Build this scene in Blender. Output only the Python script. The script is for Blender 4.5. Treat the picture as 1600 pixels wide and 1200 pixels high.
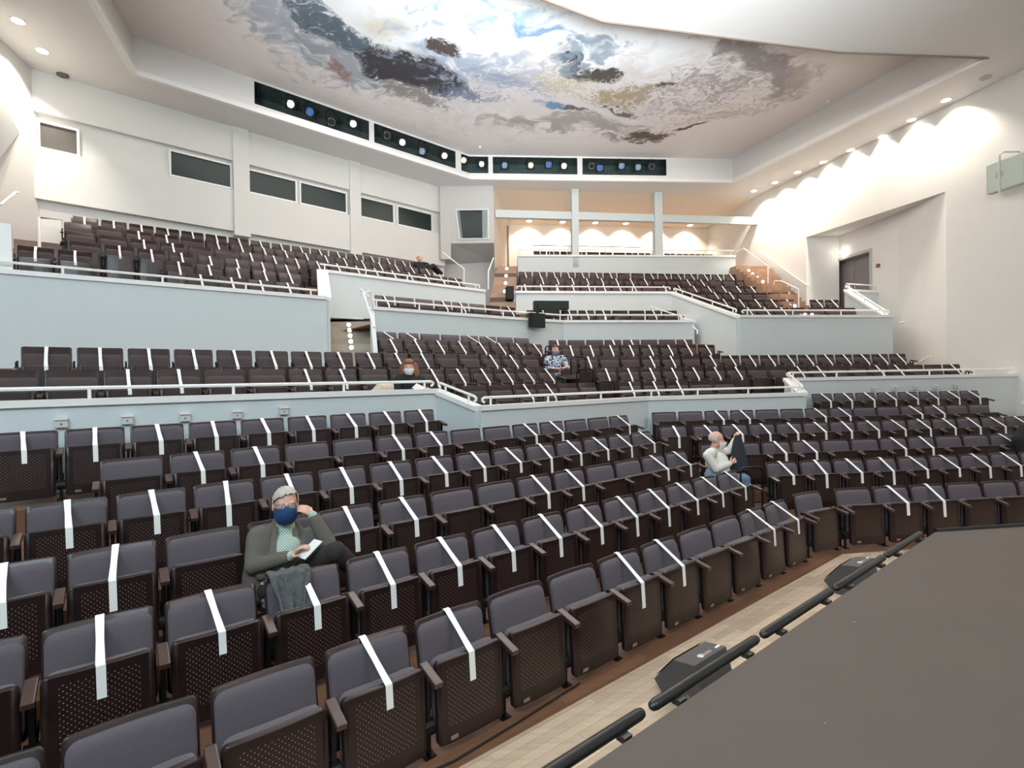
import bpy, bmesh, math, random
from mathutils import Vector, Matrix
random.seed(7)
S = bpy.context.scene
C = S.collection
for o in list(bpy.data.objects): bpy.data.objects.remove(o)

# ------------------------------------------------------------------ camera
ZC = 2.32                      # eye height above the stalls floor
F = 805.0
PITCH, ROLL = math.radians(-0.75489586), math.radians(-0.83726111)
fw = Vector((0, math.cos(PITCH), math.sin(PITCH)))
r0 = Vector((1, 0, 0)); u0 = r0.cross(fw)
rt = r0*math.cos(ROLL) + u0*math.sin(ROLL)
up = -r0*math.sin(ROLL) + u0*math.cos(ROLL)
cd = bpy.data.cameras.new('camera'); cam = bpy.data.objects.new('camera', cd); C.objects.link(cam)
m = Matrix((rt, up, -fw)).transposed().to_4x4(); m.translation = (0, 0, ZC)
cam.matrix_world = m
cd.sensor_width = 36; cd.lens = 36*F/1600; cd.clip_start = .05; cd.clip_end = 200
S.camera = cam
S.view_settings.view_transform = 'Standard'; S.view_settings.look = 'None'
S.view_settings.gamma = 1; S.view_settings.use_curve_mapping = False
S.view_settings.exposure = 0.2
# ------------------------------------------------------------------ world + large lights
w = bpy.data.worlds.new('world'); S.world = w; w.use_nodes = True
bg = w.node_tree.nodes['Background']; bg.inputs[0].default_value = (.80, .93, 1.0, 1); bg.inputs[1].default_value = .22
def area(name, loc, aim, sx, sy, power, col, spread=180):
    l = bpy.data.lights.new(name, 'AREA'); l.shape = 'RECTANGLE'; l.size = sx; l.size_y = sy
    l.energy = power; l.color = col; l.spread = math.radians(spread)
    o = bpy.data.objects.new(name, l); C.objects.link(o); o.location = loc
    d = Vector(aim)-Vector(loc); o.rotation_euler = d.to_track_quat('-Z', 'Y').to_euler()
    return o
area('stage_light', (-2, -4, 8.6), (-4, 10, 1.5), 8, 2.5, 760, (.72, .90, 1))
area('stage_light', (8, -3, 8.6), (9, 10, 1.5), 6, 2.0, 390, (1, .88, .78))
area('ceiling_fill_light', (1, -1, 3.2), (1.0, 10, 10.5), 9, 3, 500, (.92, .97, 1), 46)  # unseen fill added to brighten the painted ceiling, no real fixture
area('ceiling_fill_light', (1, -3, 3.2), (2, 2, 9.6), 9, 3, 170, (.92, .97, 1), 90)  # second added fill, for the ceiling nearer the stage
area('house_light', (-1, 12.5, 10.3), (-1, 12.5, 0), 9, 5, 400, (1, .91, .84))
area('house_light', (4, 15, 10.3), (4, 15, 0), 7, 4, 300, (1, .87, .76))

# ------------------------------------------------------------------ geometry helpers
TH = {'L': math.radians(52.28693777), 'R': math.radians(82.24040436)}
def dv(t): t = TH.get(t, t); return Vector((math.sin(t), math.cos(t)))
def nv(t): t = TH.get(t, t); return Vector((-math.cos(t), math.sin(t)))
def W(t, perp, al, z=0.0):     # wing coordinates (distance back, distance along) to the world
    p = nv(t)*perp + dv(t)*al
    return Vector((p.x, p.y, z))
def ray(px, py): return fw + rt*((px-800)/F) + up*((600-py)/F)
def at_perp(px, py, t, perp):
    r = ray(px, py); k = perp/(r.xy.dot(nv(t))); return Vector((0, 0, ZC)) + r*k
def at_z(px, py, z):
    r = ray(px, py); return Vector((0, 0, ZC)) + r*((z-ZC)/r.z)
def at_y(px, py, Y):
    r = ray(px, py); return Vector((0, 0, ZC)) + r*(Y/r.y)
def at_pl(px, py, A, B, off=0):
    A = Vector(A[:2]); B = Vector(B[:2]); d = (B-A).normalized(); n = Vector((-d.y, d.x))
    r = ray(px, py); return Vector((0, 0, ZC)) + r*((n.dot(A)+off)/r.xy.dot(n))
def al_px(px, t, perp, py=560): return at_perp(px, py, t, perp).xy.dot(dv(t))
def meet(pl, pr):              # where a line of the left wing meets a line of the right wing
    a, b = nv('L'), nv('R'); det = a.x*b.y-a.y*b.x
    return Vector(((pl*b.y-a.y*pr)/det, (a.x*pr-b.x*pl)/det))

class MB:
    def __init__(s): s.v = []; s.f = []; s.m = []
    def add(s, vs, fs, mi=0):
        n = len(s.v); s.v += [tuple(v) for v in vs]; s.f += [tuple(i+n for i in f) for f in fs]; s.m += [mi]*len(fs); return s
    def quad(s, a, b, c, d, mi=0): return s.add([a, b, c, d], [(0, 1, 2, 3)], mi)
    def poly(s, pts, mi=0): return s.add(pts, [tuple(range(len(pts)))], mi)
    def box(s, x0, x1, y0, y1, z0, z1, mi=0, M=None):
        vs = [Vector((x, y, z)) for z in (z0, z1) for y in (y0, y1) for x in (x0, x1)]
        if M: vs = [M @ v for v in vs]
        return s.add(vs, [(0, 2, 3, 1), (4, 5, 7, 6), (0, 1, 5, 4), (2, 6, 7, 3), (0, 4, 6, 2), (1, 3, 7, 5)], mi)
    def prism(s, pts, z0, z1, mi=0):   # pts 2D counter-clockwise; z0,z1 numbers or lists
        n = len(pts); zz0 = z0 if isinstance(z0, (list, tuple)) else [z0]*n; zz1 = z1 if isinstance(z1, (list, tuple)) else [z1]*n
        vs = [(p[0], p[1], zz0[i]) for i, p in enumerate(pts)] + [(p[0], p[1], zz1[i]) for i, p in enumerate(pts)]
        fs = [tuple(range(n-1, -1, -1)), tuple(range(n, 2*n))] + [(i, (i+1) % n, n+(i+1) % n, n+i) for i in range(n)]
        return s.add(vs, fs, mi)
    def tube(s, pts, r, seg=8, mi=0, caps=True, radii=None):
        pts = [Vector(p) for p in pts]; n = len(pts); base = len(s.v); prev = None
        for i, p in enumerate(pts):
            t = (pts[min(i+1, n-1)]-pts[max(i-1, 0)]).normalized()
            if prev is None:
                a = Vector((0, 0, 1)) if abs(t.z) < .9 else Vector((1, 0, 0)); x = t.cross(a).normalized()
            else:
                x = (prev - t*prev.dot(t)).normalized()
            prev = x; y = t.cross(x); rr = radii[i] if radii else r
            for k in range(seg):
                q = 2*math.pi*k/seg; s.v.append(tuple(p + x*rr*math.cos(q) + y*rr*math.sin(q)))
        for i in range(n-1):
            for k in range(seg):
                s.f.append((base+i*seg+k, base+i*seg+(k+1) % seg, base+(i+1)*seg+(k+1) % seg, base+(i+1)*seg+k)); s.m.append(mi)
        if caps:
            s.f.append(tuple(base+k for k in range(seg-1, -1, -1))); s.m.append(mi)
            s.f.append(tuple(base+(n-1)*seg+k for k in range(seg))); s.m.append(mi)
        return s
    def build(s, name, mats, parent=None, smooth=False, kind=None, bevel=0, M=None):
        me = bpy.data.meshes.new(name)
        vs = [tuple(M @ Vector(v)) for v in s.v] if M else s.v
        me.from_pydata(vs, [], s.f)
        for mt in (mats if isinstance(mats, (list, tuple)) else [mats]): me.materials.append(mt)
        me.polygons.foreach_set('material_index', s.m)
        bm = bmesh.new(); bm.from_mesh(me); bmesh.ops.recalc_face_normals(bm, faces=bm.faces)
        if bevel: bmesh.ops.bevel(bm, geom=list(bm.edges), offset=bevel, segments=2, affect='EDGES', profile=.6)
        bm.to_mesh(me); bm.free()
        if smooth: me.polygons.foreach_set('use_smooth', [True]*len(me.polygons)); smooth_by_angle(me)
        o = bpy.data.objects.new(name, me); C.objects.link(o)
        if parent: o.parent = parent
        if kind: o['kind'] = kind
        return o
def smooth_by_angle(me, ang=.7):
    bm = bmesh.new(); bm.from_mesh(me)
    for e in bm.edges:
        if len(e.link_faces) == 2 and e.calc_face_angle(0) > ang: e.smooth = False
    bm.to_mesh(me); bm.free()
def tag(o, label, cat, group=None, kind=None):
    o['label'] = label; o['category'] = cat
    if group: o['group'] = group
    if kind: o['kind'] = kind
    return o
def thing(name, label, cat, loc=(0, 0, 0), rotz=0, group=None):
    o = bpy.data.objects.new(name, None); C.objects.link(o); o.empty_display_size = .1
    o.location = loc; o.rotation_euler = (0, 0, rotz)
    return tag(o, label, cat, group)

# ------------------------------------------------------------------ materials
def srgb(r, g, b):
    f = lambda c: (c/255/12.92) if c/255 <= .04045 else ((c/255+.055)/1.055)**2.4
    return (f(r), f(g), f(b), 1)
def mat(name, col, rough=.5, metal=0, coat=0, noise=0, scale=20, bump=0, emit=None, es=1, spec=.5, sheen=0):
    m = bpy.data.materials.new(name); m.use_nodes = True; nt = m.node_tree; b = nt.nodes['Principled BSDF']
    b.inputs['Base Color'].default_value = col; b.inputs['Roughness'].default_value = rough
    b.inputs['Metallic'].default_value = metal; b.inputs['Coat Weight'].default_value = coat
    b.inputs['Specular IOR Level'].default_value = spec
    if sheen: b.inputs['Sheen Weight'].default_value = sheen; b.inputs['Sheen Roughness'].default_value = .5
    if emit: b.inputs['Emission Color'].default_value = emit; b.inputs['Emission Strength'].default_value = es
    if noise or bump:
        tc = nt.nodes.new('ShaderNodeTexCoord'); n = nt.nodes.new('ShaderNodeTexNoise')
        n.inputs['Scale'].default_value = scale; n.inputs['Detail'].default_value = 4
        nt.links.new(tc.outputs['Object'], n.inputs['Vector'])
        if noise:
            mx = nt.nodes.new('ShaderNodeMix'); mx.data_type = 'RGBA'
            mx.inputs[6].default_value = tuple(c*(1-noise) for c in col[:3])+(1,); mx.inputs[7].default_value = tuple(min(1, c*(1+noise)) for c in col[:3])+(1,)
            nt.links.new(n.outputs[0], mx.inputs[0]); nt.links.new(mx.outputs[2], b.inputs['Base Color'])
        if bump:
            bp = nt.nodes.new('ShaderNodeBump'); bp.inputs['Strength'].default_value = bump; bp.inputs['Distance'].default_value = .01
            nt.links.new(n.outputs[0], bp.inputs['Height']); nt.links.new(bp.outputs[0], b.inputs['Normal'])
    return m
M_ = {}
M_['wall'] = mat('painted_plaster', srgb(222, 221, 217), .75, noise=.03, scale=2)
M_['fascia'] = mat('cool_lit_parapet', srgb(206, 214, 215), .6, noise=.02, scale=1.5)  # cool light on the parapets slightly tinted into the base colour
M_['white'] = mat('white_lacquer', srgb(236, 236, 234), .35)
M_['ceil'] = mat('ceiling_plaster', srgb(226, 225, 223), .8)
M_['gallery'] = mat('warm_gallery_plaster', srgb(234, 222, 206), .8)
M_['wood'] = mat('dark_stained_wood', srgb(44, 29, 28), .34, coat=.12, noise=.35, scale=9, spec=.35)
M_['armwood'] = mat('armrest_wood', srgb(66, 46, 41), .35, coat=.2, noise=.2, scale=15)
M_['fabric'] = mat('mauve_upholstery', srgb(92, 85, 91), .95, noise=.18, scale=160, bump=.15, sheen=.12, spec=.15)
M_['fabric2'] = mat('warm_lit_mauve_upholstery', srgb(82, 71, 71), .95, noise=.18, scale=160, bump=.1, sheen=.1, spec=.15)  # browner copy of the mauve fabric, warm dim light put into its colour
M_['metal'] = mat('black_metal', srgb(30, 30, 32), .4, .6)
M_['steel'] = mat('brushed_steel', srgb(150, 150, 150), .3, 1)
M_['tape'] = mat('white_tape', srgb(240, 241, 238), .5)
M_['rubber'] = mat('black_rubber', srgb(24, 26, 27), .35, spec=.6)
M_['plate'] = mat('dull_label_plate', srgb(150, 128, 112), .4, .3)
M_['glass'] = mat('dark_window_glass', srgb(24, 44, 42), .18, spec=.25)
M_['black'] = mat('matt_black', srgb(18, 20, 20), .7)
M_['greyplastic'] = mat('grey_plastic', srgb(205, 205, 200), .5)
M_['lamp'] = mat('lamp_glow', (1, 1, 1, 1), .4, emit=(1, .93, .82, 1), es=14)
M_['door'] = mat('grey_door', srgb(128, 122, 122), .5)
M_['frame'] = mat('grey_door_frame', srgb(176, 178, 178), .5)
# perforated seat wood: staggered grid of pale dots
def perforated():
    m = mat('perforated_dark_wood', srgb(36, 23, 22), .36, coat=.08, noise=.35, scale=9, spec=.45)
    nt = m.node_tree; N = nt.nodes; L = nt.links; b = N['Principled BSDF']
    tc = N.new('ShaderNodeTexCoord'); sp = N.new('ShaderNodeSeparateXYZ'); L.new(tc.outputs['Object'], sp.inputs[0])
    def mt(op, a, c=None, d=None):
        n = N.new('ShaderNodeMath'); n.operation = op
        for i, v in enumerate((a, c, d)):
            if v is None: continue
            if isinstance(v, (int, float)): n.inputs[i].default_value = v
            else: L.new(v, n.inputs[i])
        return n.outputs[0]
    p = .030
    def grid(off):
        fx = mt('SUBTRACT', mt('FRACT', mt('ADD', mt('DIVIDE', sp.outputs[0], p), off+100)), .5)
        fz = mt('SUBTRACT', mt('FRACT', mt('ADD', mt('DIVIDE', sp.outputs[2], p), off+100)), .5)
        return mt('ADD', mt('MULTIPLY', fx, fx), mt('MULTIPLY', fz, fz))
    d = mt('MINIMUM', grid(0), grid(.5))
    dot = mt('LESS_THAN', d, .012)
    inx = mt('LESS_THAN', mt('ABSOLUTE', sp.outputs[0]), .172)
    inz = mt('LESS_THAN', mt('ABSOLUTE', mt('SUBTRACT', sp.outputs[2], .435)), .17)
    k = mt('MULTIPLY', dot, mt('MULTIPLY', inx, inz))
    src = b.inputs['Base Color'].links[0].from_socket
    mx = N.new('ShaderNodeMix'); mx.data_type = 'RGBA'; L.new(k, mx.inputs[0]); L.new(src, mx.inputs[6]); mx.inputs[7].default_value = srgb(140, 118, 106)
    L.new(mx.outputs[2], b.inputs['Base Color'])
    return m
M_['perf'] = perforated()
def planks(name, c1, c2, mortar, wdt, lng, ang, rough=.4):
    m = bpy.data.materials.new(name); m.use_nodes = True; nt = m.node_tree; N = nt.nodes; L = nt.links; b = N['Principled BSDF']
    tc = N.new('ShaderNodeTexCoord'); mp = N.new('ShaderNodeMapping'); mp.inputs['Rotation'].default_value = (0, 0, -ang)
    L.new(tc.outputs['Object'], mp.inputs[0])
    br = N.new('ShaderNodeTexBrick'); L.new(mp.outputs[0], br.inputs[0]); br.offset = .37; br.offset_frequency = 2
    br.inputs['Color1'].default_value = c1; br.inputs['Color2'].default_value = c2; br.inputs['Mortar'].default_value = mortar
    br.inputs['Scale'].default_value = 1; br.inputs['Mortar Size'].default_value = .0012; br.inputs['Brick Width'].default_value = lng; br.inputs['Row Height'].default_value = wdt
    m2 = N.new('ShaderNodeMapping'); m2.inputs['Rotation'].default_value = (0, 0, -ang); m2.inputs['Scale'].default_value = (1.0, 12, 1); L.new(tc.outputs['Object'], m2.inputs[0])
    ns = N.new('ShaderNodeTexNoise'); ns.inputs['Scale'].default_value = 2.2; ns.inputs['Detail'].default_value = 6; L.new(m2.outputs[0], ns.inputs[0])
    mx = N.new('ShaderNodeMix'); mx.data_type = 'RGBA'; mx.blend_type = 'MULTIPLY'; mx.inputs[0].default_value = .55
    L.new(br.outputs[0], mx.inputs[6])
    cr = N.new('ShaderNodeValToRGB'); cr.color_ramp.elements[0].position = .3; cr.color_ramp.elements[0].color = (.72, .69, .67, 1); cr.color_ramp.elements[1].position = .65; cr.color_ramp.elements[1].color = (1, 1, 1, 1)
    L.new(ns.outputs[0], cr.inputs[0]); L.new(cr.outputs[0], mx.inputs[7]); L.new(mx.outputs[2], b.inputs['Base Color'])
    b.inputs['Roughness'].default_value = rough
    return m
angL = math.pi/2-TH['L']
M_['parquet'] = planks('oak_parquet', srgb(216, 193, 166), srgb(190, 165, 140), srgb(150, 125, 102), .065, .85, angL)
M_['brownfloor'] = planks('brown_oak_planks', srgb(134, 96, 72), srgb(112, 78, 58), srgb(70, 48, 36), .09, .9, angL)
M_['stair'] = planks('stair_oak', srgb(176, 144, 120), srgb(158, 124, 100), srgb(90, 60, 40), .12, 1.2, 0)
def stage_mat():
    m = mat('stage_cloth', srgb(90, 81, 75), .62, noise=.05, scale=3, spec=.35)
    nt = m.node_tree; N = nt.nodes; L = nt.links; b = N['Principled BSDF']
    tc = N.new('ShaderNodeTexCoord'); vo = N.new('ShaderNodeTexVoronoi'); vo.inputs['Scale'].default_value = 2.2; L.new(tc.outputs['Object'], vo.inputs[0])
    lt = N.new('ShaderNodeMath'); lt.operation = 'LESS_THAN'; lt.inputs[1].default_value = .02; L.new(vo.outputs[0], lt.inputs[0])
    src = b.inputs['Base Color'].links[0].from_socket
    mx = N.new('ShaderNodeMix'); mx.data_type = 'RGBA'; L.new(lt.outputs[0], mx.inputs[0]); L.new(src, mx.inputs[6]); mx.inputs[7].default_value = srgb(175, 168, 162)
    L.new(mx.outputs[2], b.inputs['Base Color'])
    return m
M_['stage'] = stage_mat()

# ------------------------------------------------------------------ floors
FL = [0, .185, .362, .575, .775, 1.03]              # stalls rows, front to back
PL = [2.889, 3.720, 4.567, 5.408, 6.255, 7.105]
PR = [6.033, 7.076, 7.965, 8.864, 9.676, 10.676]
MZ = [1.37, 1.68, 2.0, 2.33, 2.55]                  # lower balcony
ML = [7.387, 8.259, 9.113, 9.878, 10.727]
MR = [10.847, 11.800, 12.669, 13.409, 14.435]
UZ = [3.66, 4.03, 4.39, 4.76, 5.13, 5.49]; UP = [12.0, 12.8, 13.6, 14.4, 15.2, 16.0]
TZ = [3.52, 3.91, 4.28, 4.65, 5.06, 5.465]; TP = [14.5, 15.45, 16.3, 17.25, 18.183, 19.148]
GZ = 6.56
E2 = lambda p: (p[0], p[1])
def band(mb, a, b, z, zb, lo=-14, hi=26, mi=0):
    """tread between the two wing polylines a=(pL,pR) front and b=(pL,pR) back, riser down to zb in front"""
    ca, cb = meet(*a), meet(*b)
    fl = [W('L', a[0], lo), Vector((ca.x, ca.y, 0)), W('R', a[1], hi)]
    bk = [W('L', b[0], lo), Vector((cb.x, cb.y, 0)), W('R', b[1], hi)]
    q = lambda p, zz: (p[0], p[1], zz)
    for i in (0, 1):
        mb.quad(q(fl[i], z), q(fl[i+1], z), q(bk[i+1], z), q(bk[i], z), mi)
        mb.quad(q(fl[i], zb), q(fl[i+1], zb), q(fl[i+1], z), q(fl[i], z), mi)
mb = MB()
mb.prism([(-14, -3), (16, -3), (16, 12), (-14, 12)], -.12, .105)
mb.build('floor', M_['parquet'], kind='structure')
mb = MB()
ST = [(2.50, 5.66)] + [(PL[i]-.50, PR[i]-.52) for i in range(1, 6)] + [(7.55, 11.1)]
for i in range(6): band(mb, ST[i], ST[i+1], FL[i]+.11, FL[i-1]+.11 if i else -.01)
mb.build('floor_stalls_steps', M_['brownfloor'], kind='structure')
mb = MB()
SM = [(6.65, 10.05)] + [(ML[i]-.50, MR[i]-.50) for i in range(1, 5)] + [(11.1, 14.85)]
# lower balcony treads: the front strip only between the forward parapets
def quadW(mb, t, p0, p1, a0, a1, z, zb=None, mi=0):
    q = [W(t, p0, a0, z), W(t, p0, a1, z), W(t, p1, a1, z), W(t, p1, a0, z)]; mb.quad(*q, mi)
    if zb is not None: mb.quad(W(t, p0, a0, zb), W(t, p0, a1, zb), q[1], q[0], mi)
c0, c1 = meet(*SM[0]), meet(*SM[1])
mb.quad(W('L', SM[0][0], 4.45, MZ[0]), (c0.x, c0.y, MZ[0]), (c1.x, c1.y, MZ[0]), W('L', SM[1][0], 4.3, MZ[0]))
mb.quad((c0.x, c0.y, MZ[0]), W('R', SM[0][1], 7.7, MZ[0]), W('R', SM[1][1], 8.0, MZ[0]), (c1.x, c1.y, MZ[0]))
band(mb, (7.5, 11.05), SM[2], MZ[1], MZ[0])
for i in range(2, 5): band(mb, SM[i], SM[i+1], MZ[i], MZ[i-1])
band(mb, SM[5], (11.6, 15.2), MZ[4], MZ[3])
mb.build('floor_balcony_steps', M_['brownfloor'], kind='structure')
mb = MB()
for i in range(6):
    p1 = UP[i+1]-.5 if i < 5 else 18.5
    p0 = UP[i]-.5 if i else 11.1
    if i >= 2: quadW(mb, 'L', max(p0, 13.42), p1, -3.5, al_px(722, 'L', max(p0, 13.42), 430), UZ[i], UZ[i-1]); continue
    quadW(mb, 'L', p0, p1, -3.5, (3.55 if i < 2 else 9.7), UZ[i], UZ[i-1] if i else UZ[0]-.3)
for i in range(6):
    p1 = TP[i+1]-.5 if i < 5 else 20
    p0 = TP[i]-.5 if i else 13.2
    quadW(mb, 'R', p0, p1, (8.15 if i < 2 else 2.2), 12.75, TZ[i], TZ[i-1] if i else TZ[0]-.3)
quadW(mb, 'R', 19.75, 23.2, al_px(778, 'R', 19.75, 430), 15, GZ, GZ-.6)
mb.build('floor_upper_steps', M_['brownfloor'], kind='structure')
# box floors
mb = MB()
quadW(mb, 'L', 11.1, 13.4, 4.6, 8.8, 3.56, 3.0); quadW(mb, 'R', 14.85, 16.6, 1.6, 7.7, 3.56, 3.0)
mb.build('floor_box_tier', M_['brownfloor'], kind='structure')

# ------------------------------------------------------------------ stage
SZ = .92
cs = meet(1.29, 3.93)
mb = MB()
stage_pts = [E2(W('L', 1.29, -9)), (cs.x, cs.y), E2(W('R', 3.93, 16)), (16, -7), (-9, -7)]
mb.prism([stage_pts[i] for i in (0, 4, 3, 2, 1)], 0.0, SZ)
st = mb.build('floor_stage', M_['stage'], kind='structure')
mb = MB()
mb.tube([W('R', 3.95, cs.dot(dv('R'))+.02, SZ+.005), W('R', 3.95, 12, SZ+.005)], .02, 8)
tag(mb.build('edge_trim', M_['rubber'], smooth=True), 'thin black edging strip along the far right edge of the stage', 'trim')
gp = [(1031, 1114), (1205, 997), (1319, 922), (1398, 869), (1457, 832)]
als = [at_z(x, y, SZ+.03).xy.dot(dv('L')) for x, y in gp]
segs = [(-1.6, als[0]-.02)] + [(als[i]+.02, als[i+1]-.02) for i in range(4)]
nm = ['nearest to the camera, cut by the bottom edge', 'second from the camera, above the nearer floor monitor', 'third from the camera, between both floor monitors', 'fourth from the camera, beside the farther floor monitor', 'short last one at the stage corner']
for k, (a, b) in enumerate(segs):
    t = thing('edge_bumper', 'black round stage edge bumper, '+nm[k], 'bumper', W('L', 1.362, (a+b)/2, SZ), 0, 'black bumpers along the stage edge')
    iv = t.location
    r = .024
    rr = [r*.3, r*.8, r, r, r*.8, r*.3]; aa = [a, a+.012, a+.035, b-.035, b-.012, b]
    mb = MB().tube([W('L', 1.348, q, SZ+.012)-iv for q in aa], r, 14, radii=rr); mb.build('tube', M_['rubber'], t, True)
    n = max(2, int((b-a)/.55)+1)
    for j in range(n):
        q = a+.16+(b-a-.32)*j/(n-1)
        MB().box(-.022, .022, -.04, .005, -.03, -.004, M=Matrix.Translation(W('L', 1.335, q, SZ+.01)-iv) @ Matrix.Rotation(angL, 4, 'Z')).build('bracket', M_['rubber'], t)

# ------------------------------------------------------------------ seats
def pillow(mb, rings, dfm, r=.04, nc=4, nx=6, mi=0):
    """rings: (x half width, z0, z1, y). Rounded-rectangle outline, lofted ring to ring and closed at both ends"""
    base = len(mb.v); cnt = None
    for (hx, z0, z1, y) in rings:
        pts = []; rr = min(r, hx*.9, (z1-z0)*.45)
        for (cx, cz, a0) in ((hx-rr, z1-rr, 0), (-hx+rr, z1-rr, 90), (-hx+rr, z0+rr, 180), (hx-rr, z0+rr, 270)):
            for k in range(nc+1):
                a = math.radians(a0+90*k/nc); pts.append((cx+rr*math.cos(a), cz+rr*math.sin(a)))
            # subdivide the long top and bottom edges so they can curve
            if a0 in (0, 180):
                x1 = cx*-1
                for k in range(1, nx): pts.append((cx+(x1-cx)*k/nx, pts[-1][1] if k > 1 else (z1 if a0 == 0 else z0)))
        cnt = len(pts)
        for (x, z) in pts: mb.v.append(tuple(dfm(x, y, z)))
    for i in range(len(rings)-1):
        for k in range(cnt):
            mb.f.append((base+i*cnt+k, base+i*cnt+(k+1) % cnt, base+(i+1)*cnt+(k+1) % cnt, base+(i+1)*cnt+k)); mb.m.append(mi)
    # caps as strips between matching top and bottom points
    def cap(o):
        half = cnt//2
        for k in range(half-1):
            a, b = k, k+1; c, d = cnt-2-k, cnt-1-k
            ids = []
            for q in (o+a, o+b, o+c, o+d):
                if q not in ids: ids.append(q)
            if len(ids) >= 3: mb.f.append(tuple(ids)); mb.m.append(mi)
    cap(base); cap(base+(len(rings)-1)*cnt)
REC = .20
def back_dfm(x, y, z): return (x, y + .022 - (.81-z)*REC + .018*(1-(x/.25)**2) - .014, z)
def cush_dfm(x, y, z): return (x, y - .055 - (.65-z)*.05 + .012*(x/.23)**2, z)
SEAT = {}
def proto_parts(kind):
    P = {}
    mb = MB(); pillow(mb, [(.245, .30, .806, .016), (.250, .295, .81, .010), (.250, .295, .81, .0), (.246, .30, .806, -.004)], back_dfm, .028)
    P['backrest_shell'] = (mb, M_['wood'])
    zt = .785 if kind == 'A' else .715
    mb = MB(); pillow(mb, [(.236, .31, zt, -.003), (.238, .31, zt, -.018), (.230, .32, zt-.012, -.034), (.205, .34, zt-.04, -.044), (.12, .42, zt-.12, -.047)], back_dfm, .045)
    P['backrest_pad'] = (mb, M_['fabric'] if kind == 'A' else M_['fabric2'])
    mb = MB(); pillow(mb, [(.235, .170, .646, -.160), (.238, .165, .652, -.165), (.238, .165, .652, -.192), (.233, .170, .647, -.198)], cush_dfm, .03)
    P['seat_board'] = (mb, M_['perf'])
    mb = MB(); pillow(mb, [(.15, .28, .58, -.065), (.205, .235, .628, -.075), (.226, .21, .640, -.10), (.230, .206, .642, -.160)], cush_dfm, .045)
    P['seat_pad'] = (mb, M_['fabric'] if kind == 'A' else M_['fabric2'])
    if kind == 'B':
        for n in ('seat_board', 'seat_pad'): P[n][0].v = [(x, y, z-.10) for x, y, z in P[n][0].v]
    return P
def arm_bm(sgn):
    mb = MB(); x = sgn*.275
    M = Matrix.Translation((x, -.25, .605)) @ Matrix.Rotation(math.radians(13), 4, 'X')
    mb.box(-.027, .027, -.095, .10, -.016, .016, M=M)
    return mb
def stand_bm(sgn):
    mb = MB(); x = sgn*.275
    mb.box(x-.012, x+.012, -.215, -.195, .115, .60); mb.box(x-.010, x+.010, -.135, -.115, .115, .62)
    mb.box(x-.035, x+.035, -.24, -.06, .11, .118)
    mb.tube([(x-.035, -.19, .27), (x+.035, -.19, .27)], .05, 12); mb.tube([(x, -.19, .27), (x, -.05, .36)], .018, 6)
    return mb
def tape_bm(v):
    # v: variants of drift and hang length
    dx, dx2, hang, wd = [(-.004, .0, .17, .021), (-.02, .012, .13, .02), (.012, -.01, .20, .021), (-.006, .014, .155, .022), (-.05, .05, .10, .019), (-.006, .004, .06, .02)][v]
    P = [(dx, .046, .785), (dx, .044, .8145), (dx, .020, .8145), (dx*.5+dx2*.5, -.118, .7340), (dx2, -.250, .6562), (dx2+.002, -.2555, .650), (dx2+.004, -.2555-hang*.05-.001, .650-hang)]
    if v == 5: P[3:] = [(dx*.5, -.118, .688), (dx2, -.250, .5562), (dx2+.002, -.2555, .550), (dx2+.004, -.2555-hang*.05-.001, .550-hang)]
    mb = MB(); vs = []
    for i, p in enumerate(P):
        ww = wd*(.86 if i == 3 else 1)
        vs += [(p[0]-ww, p[1], p[2]), (p[0]+ww, p[1], p[2])]
    off = [(0, .0012, 0), (0, .0005, .0012), (0, -.0003, .0014), (0, -.001, .001), (0, -.001, .001), (0, -.0014, 0), (0, -.0014, 0)]
    n = len(P); vs2 = [tuple(a+b for a, b in zip(v, off[i//2])) for i, v in enumerate(vs)]
    fs = [(2*i, 2*i+1, 2*i+3, 2*i+2) for i in range(n-1)]
    N = 2*n; fs += [tuple(N+q for q in f) for f in fs]
    for i in range(n-1): fs += [(2*i, 2*i+2, N+2*i+2, N+2*i), (2*i+1, N+2*i+1, N+2*i+3, 2*i+3)]
    fs += [(0, N, N+1, 1), (2*n-2, 2*n-1, N+2*n-1, N+2*n-2)]
    mb.add(vs+vs2, fs); return mb
def plate_bm():
    mb = MB(); mb.box(-.165, -.115, -.280, -.274, .190, .212); return mb
MESH = {}
for k in 'AB':
    for n, (mb, mt) in proto_parts(k).items():
        o = mb.build(n, mt, smooth=True); MESH[(k, n)] = (o.data, mb, mt); bpy.data.objects.remove(o)
for key, nm_, mb, mt in (('armL', 'armrest', arm_bm(-1), M_['armwood']), ('armR', 'armrest', arm_bm(1), M_['armwood']),
                     ('armB', 'armrest', MB().add([(x, y, z-.10) for x, y, z in arm_bm(-1).v], arm_bm(-1).f), M_['armwood']), ('stL', 'stand', stand_bm(-1), M_['metal']), ('stR', 'stand', stand_bm(1), M_['metal']), ('plate', 'label_plate', plate_bm(), M_['plate'])):
    o = mb.build(nm_, mt, smooth=False, bevel=.006 if 'arm' in key else 0); MESH[key] = (o.data, mb, mt); bpy.data.objects.remove(o)
for v in range(6):
    mb = tape_bm(v); o = mb.build('tape_strip', M_['tape']); MESH[('tape', v)] = (o.data, mb, M_['tape']); bpy.data.objects.remove(o)
def part(name, data, parent):
    o = bpy.data.objects.new(name, data); C.objects.link(o); o.parent = parent; return o

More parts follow.
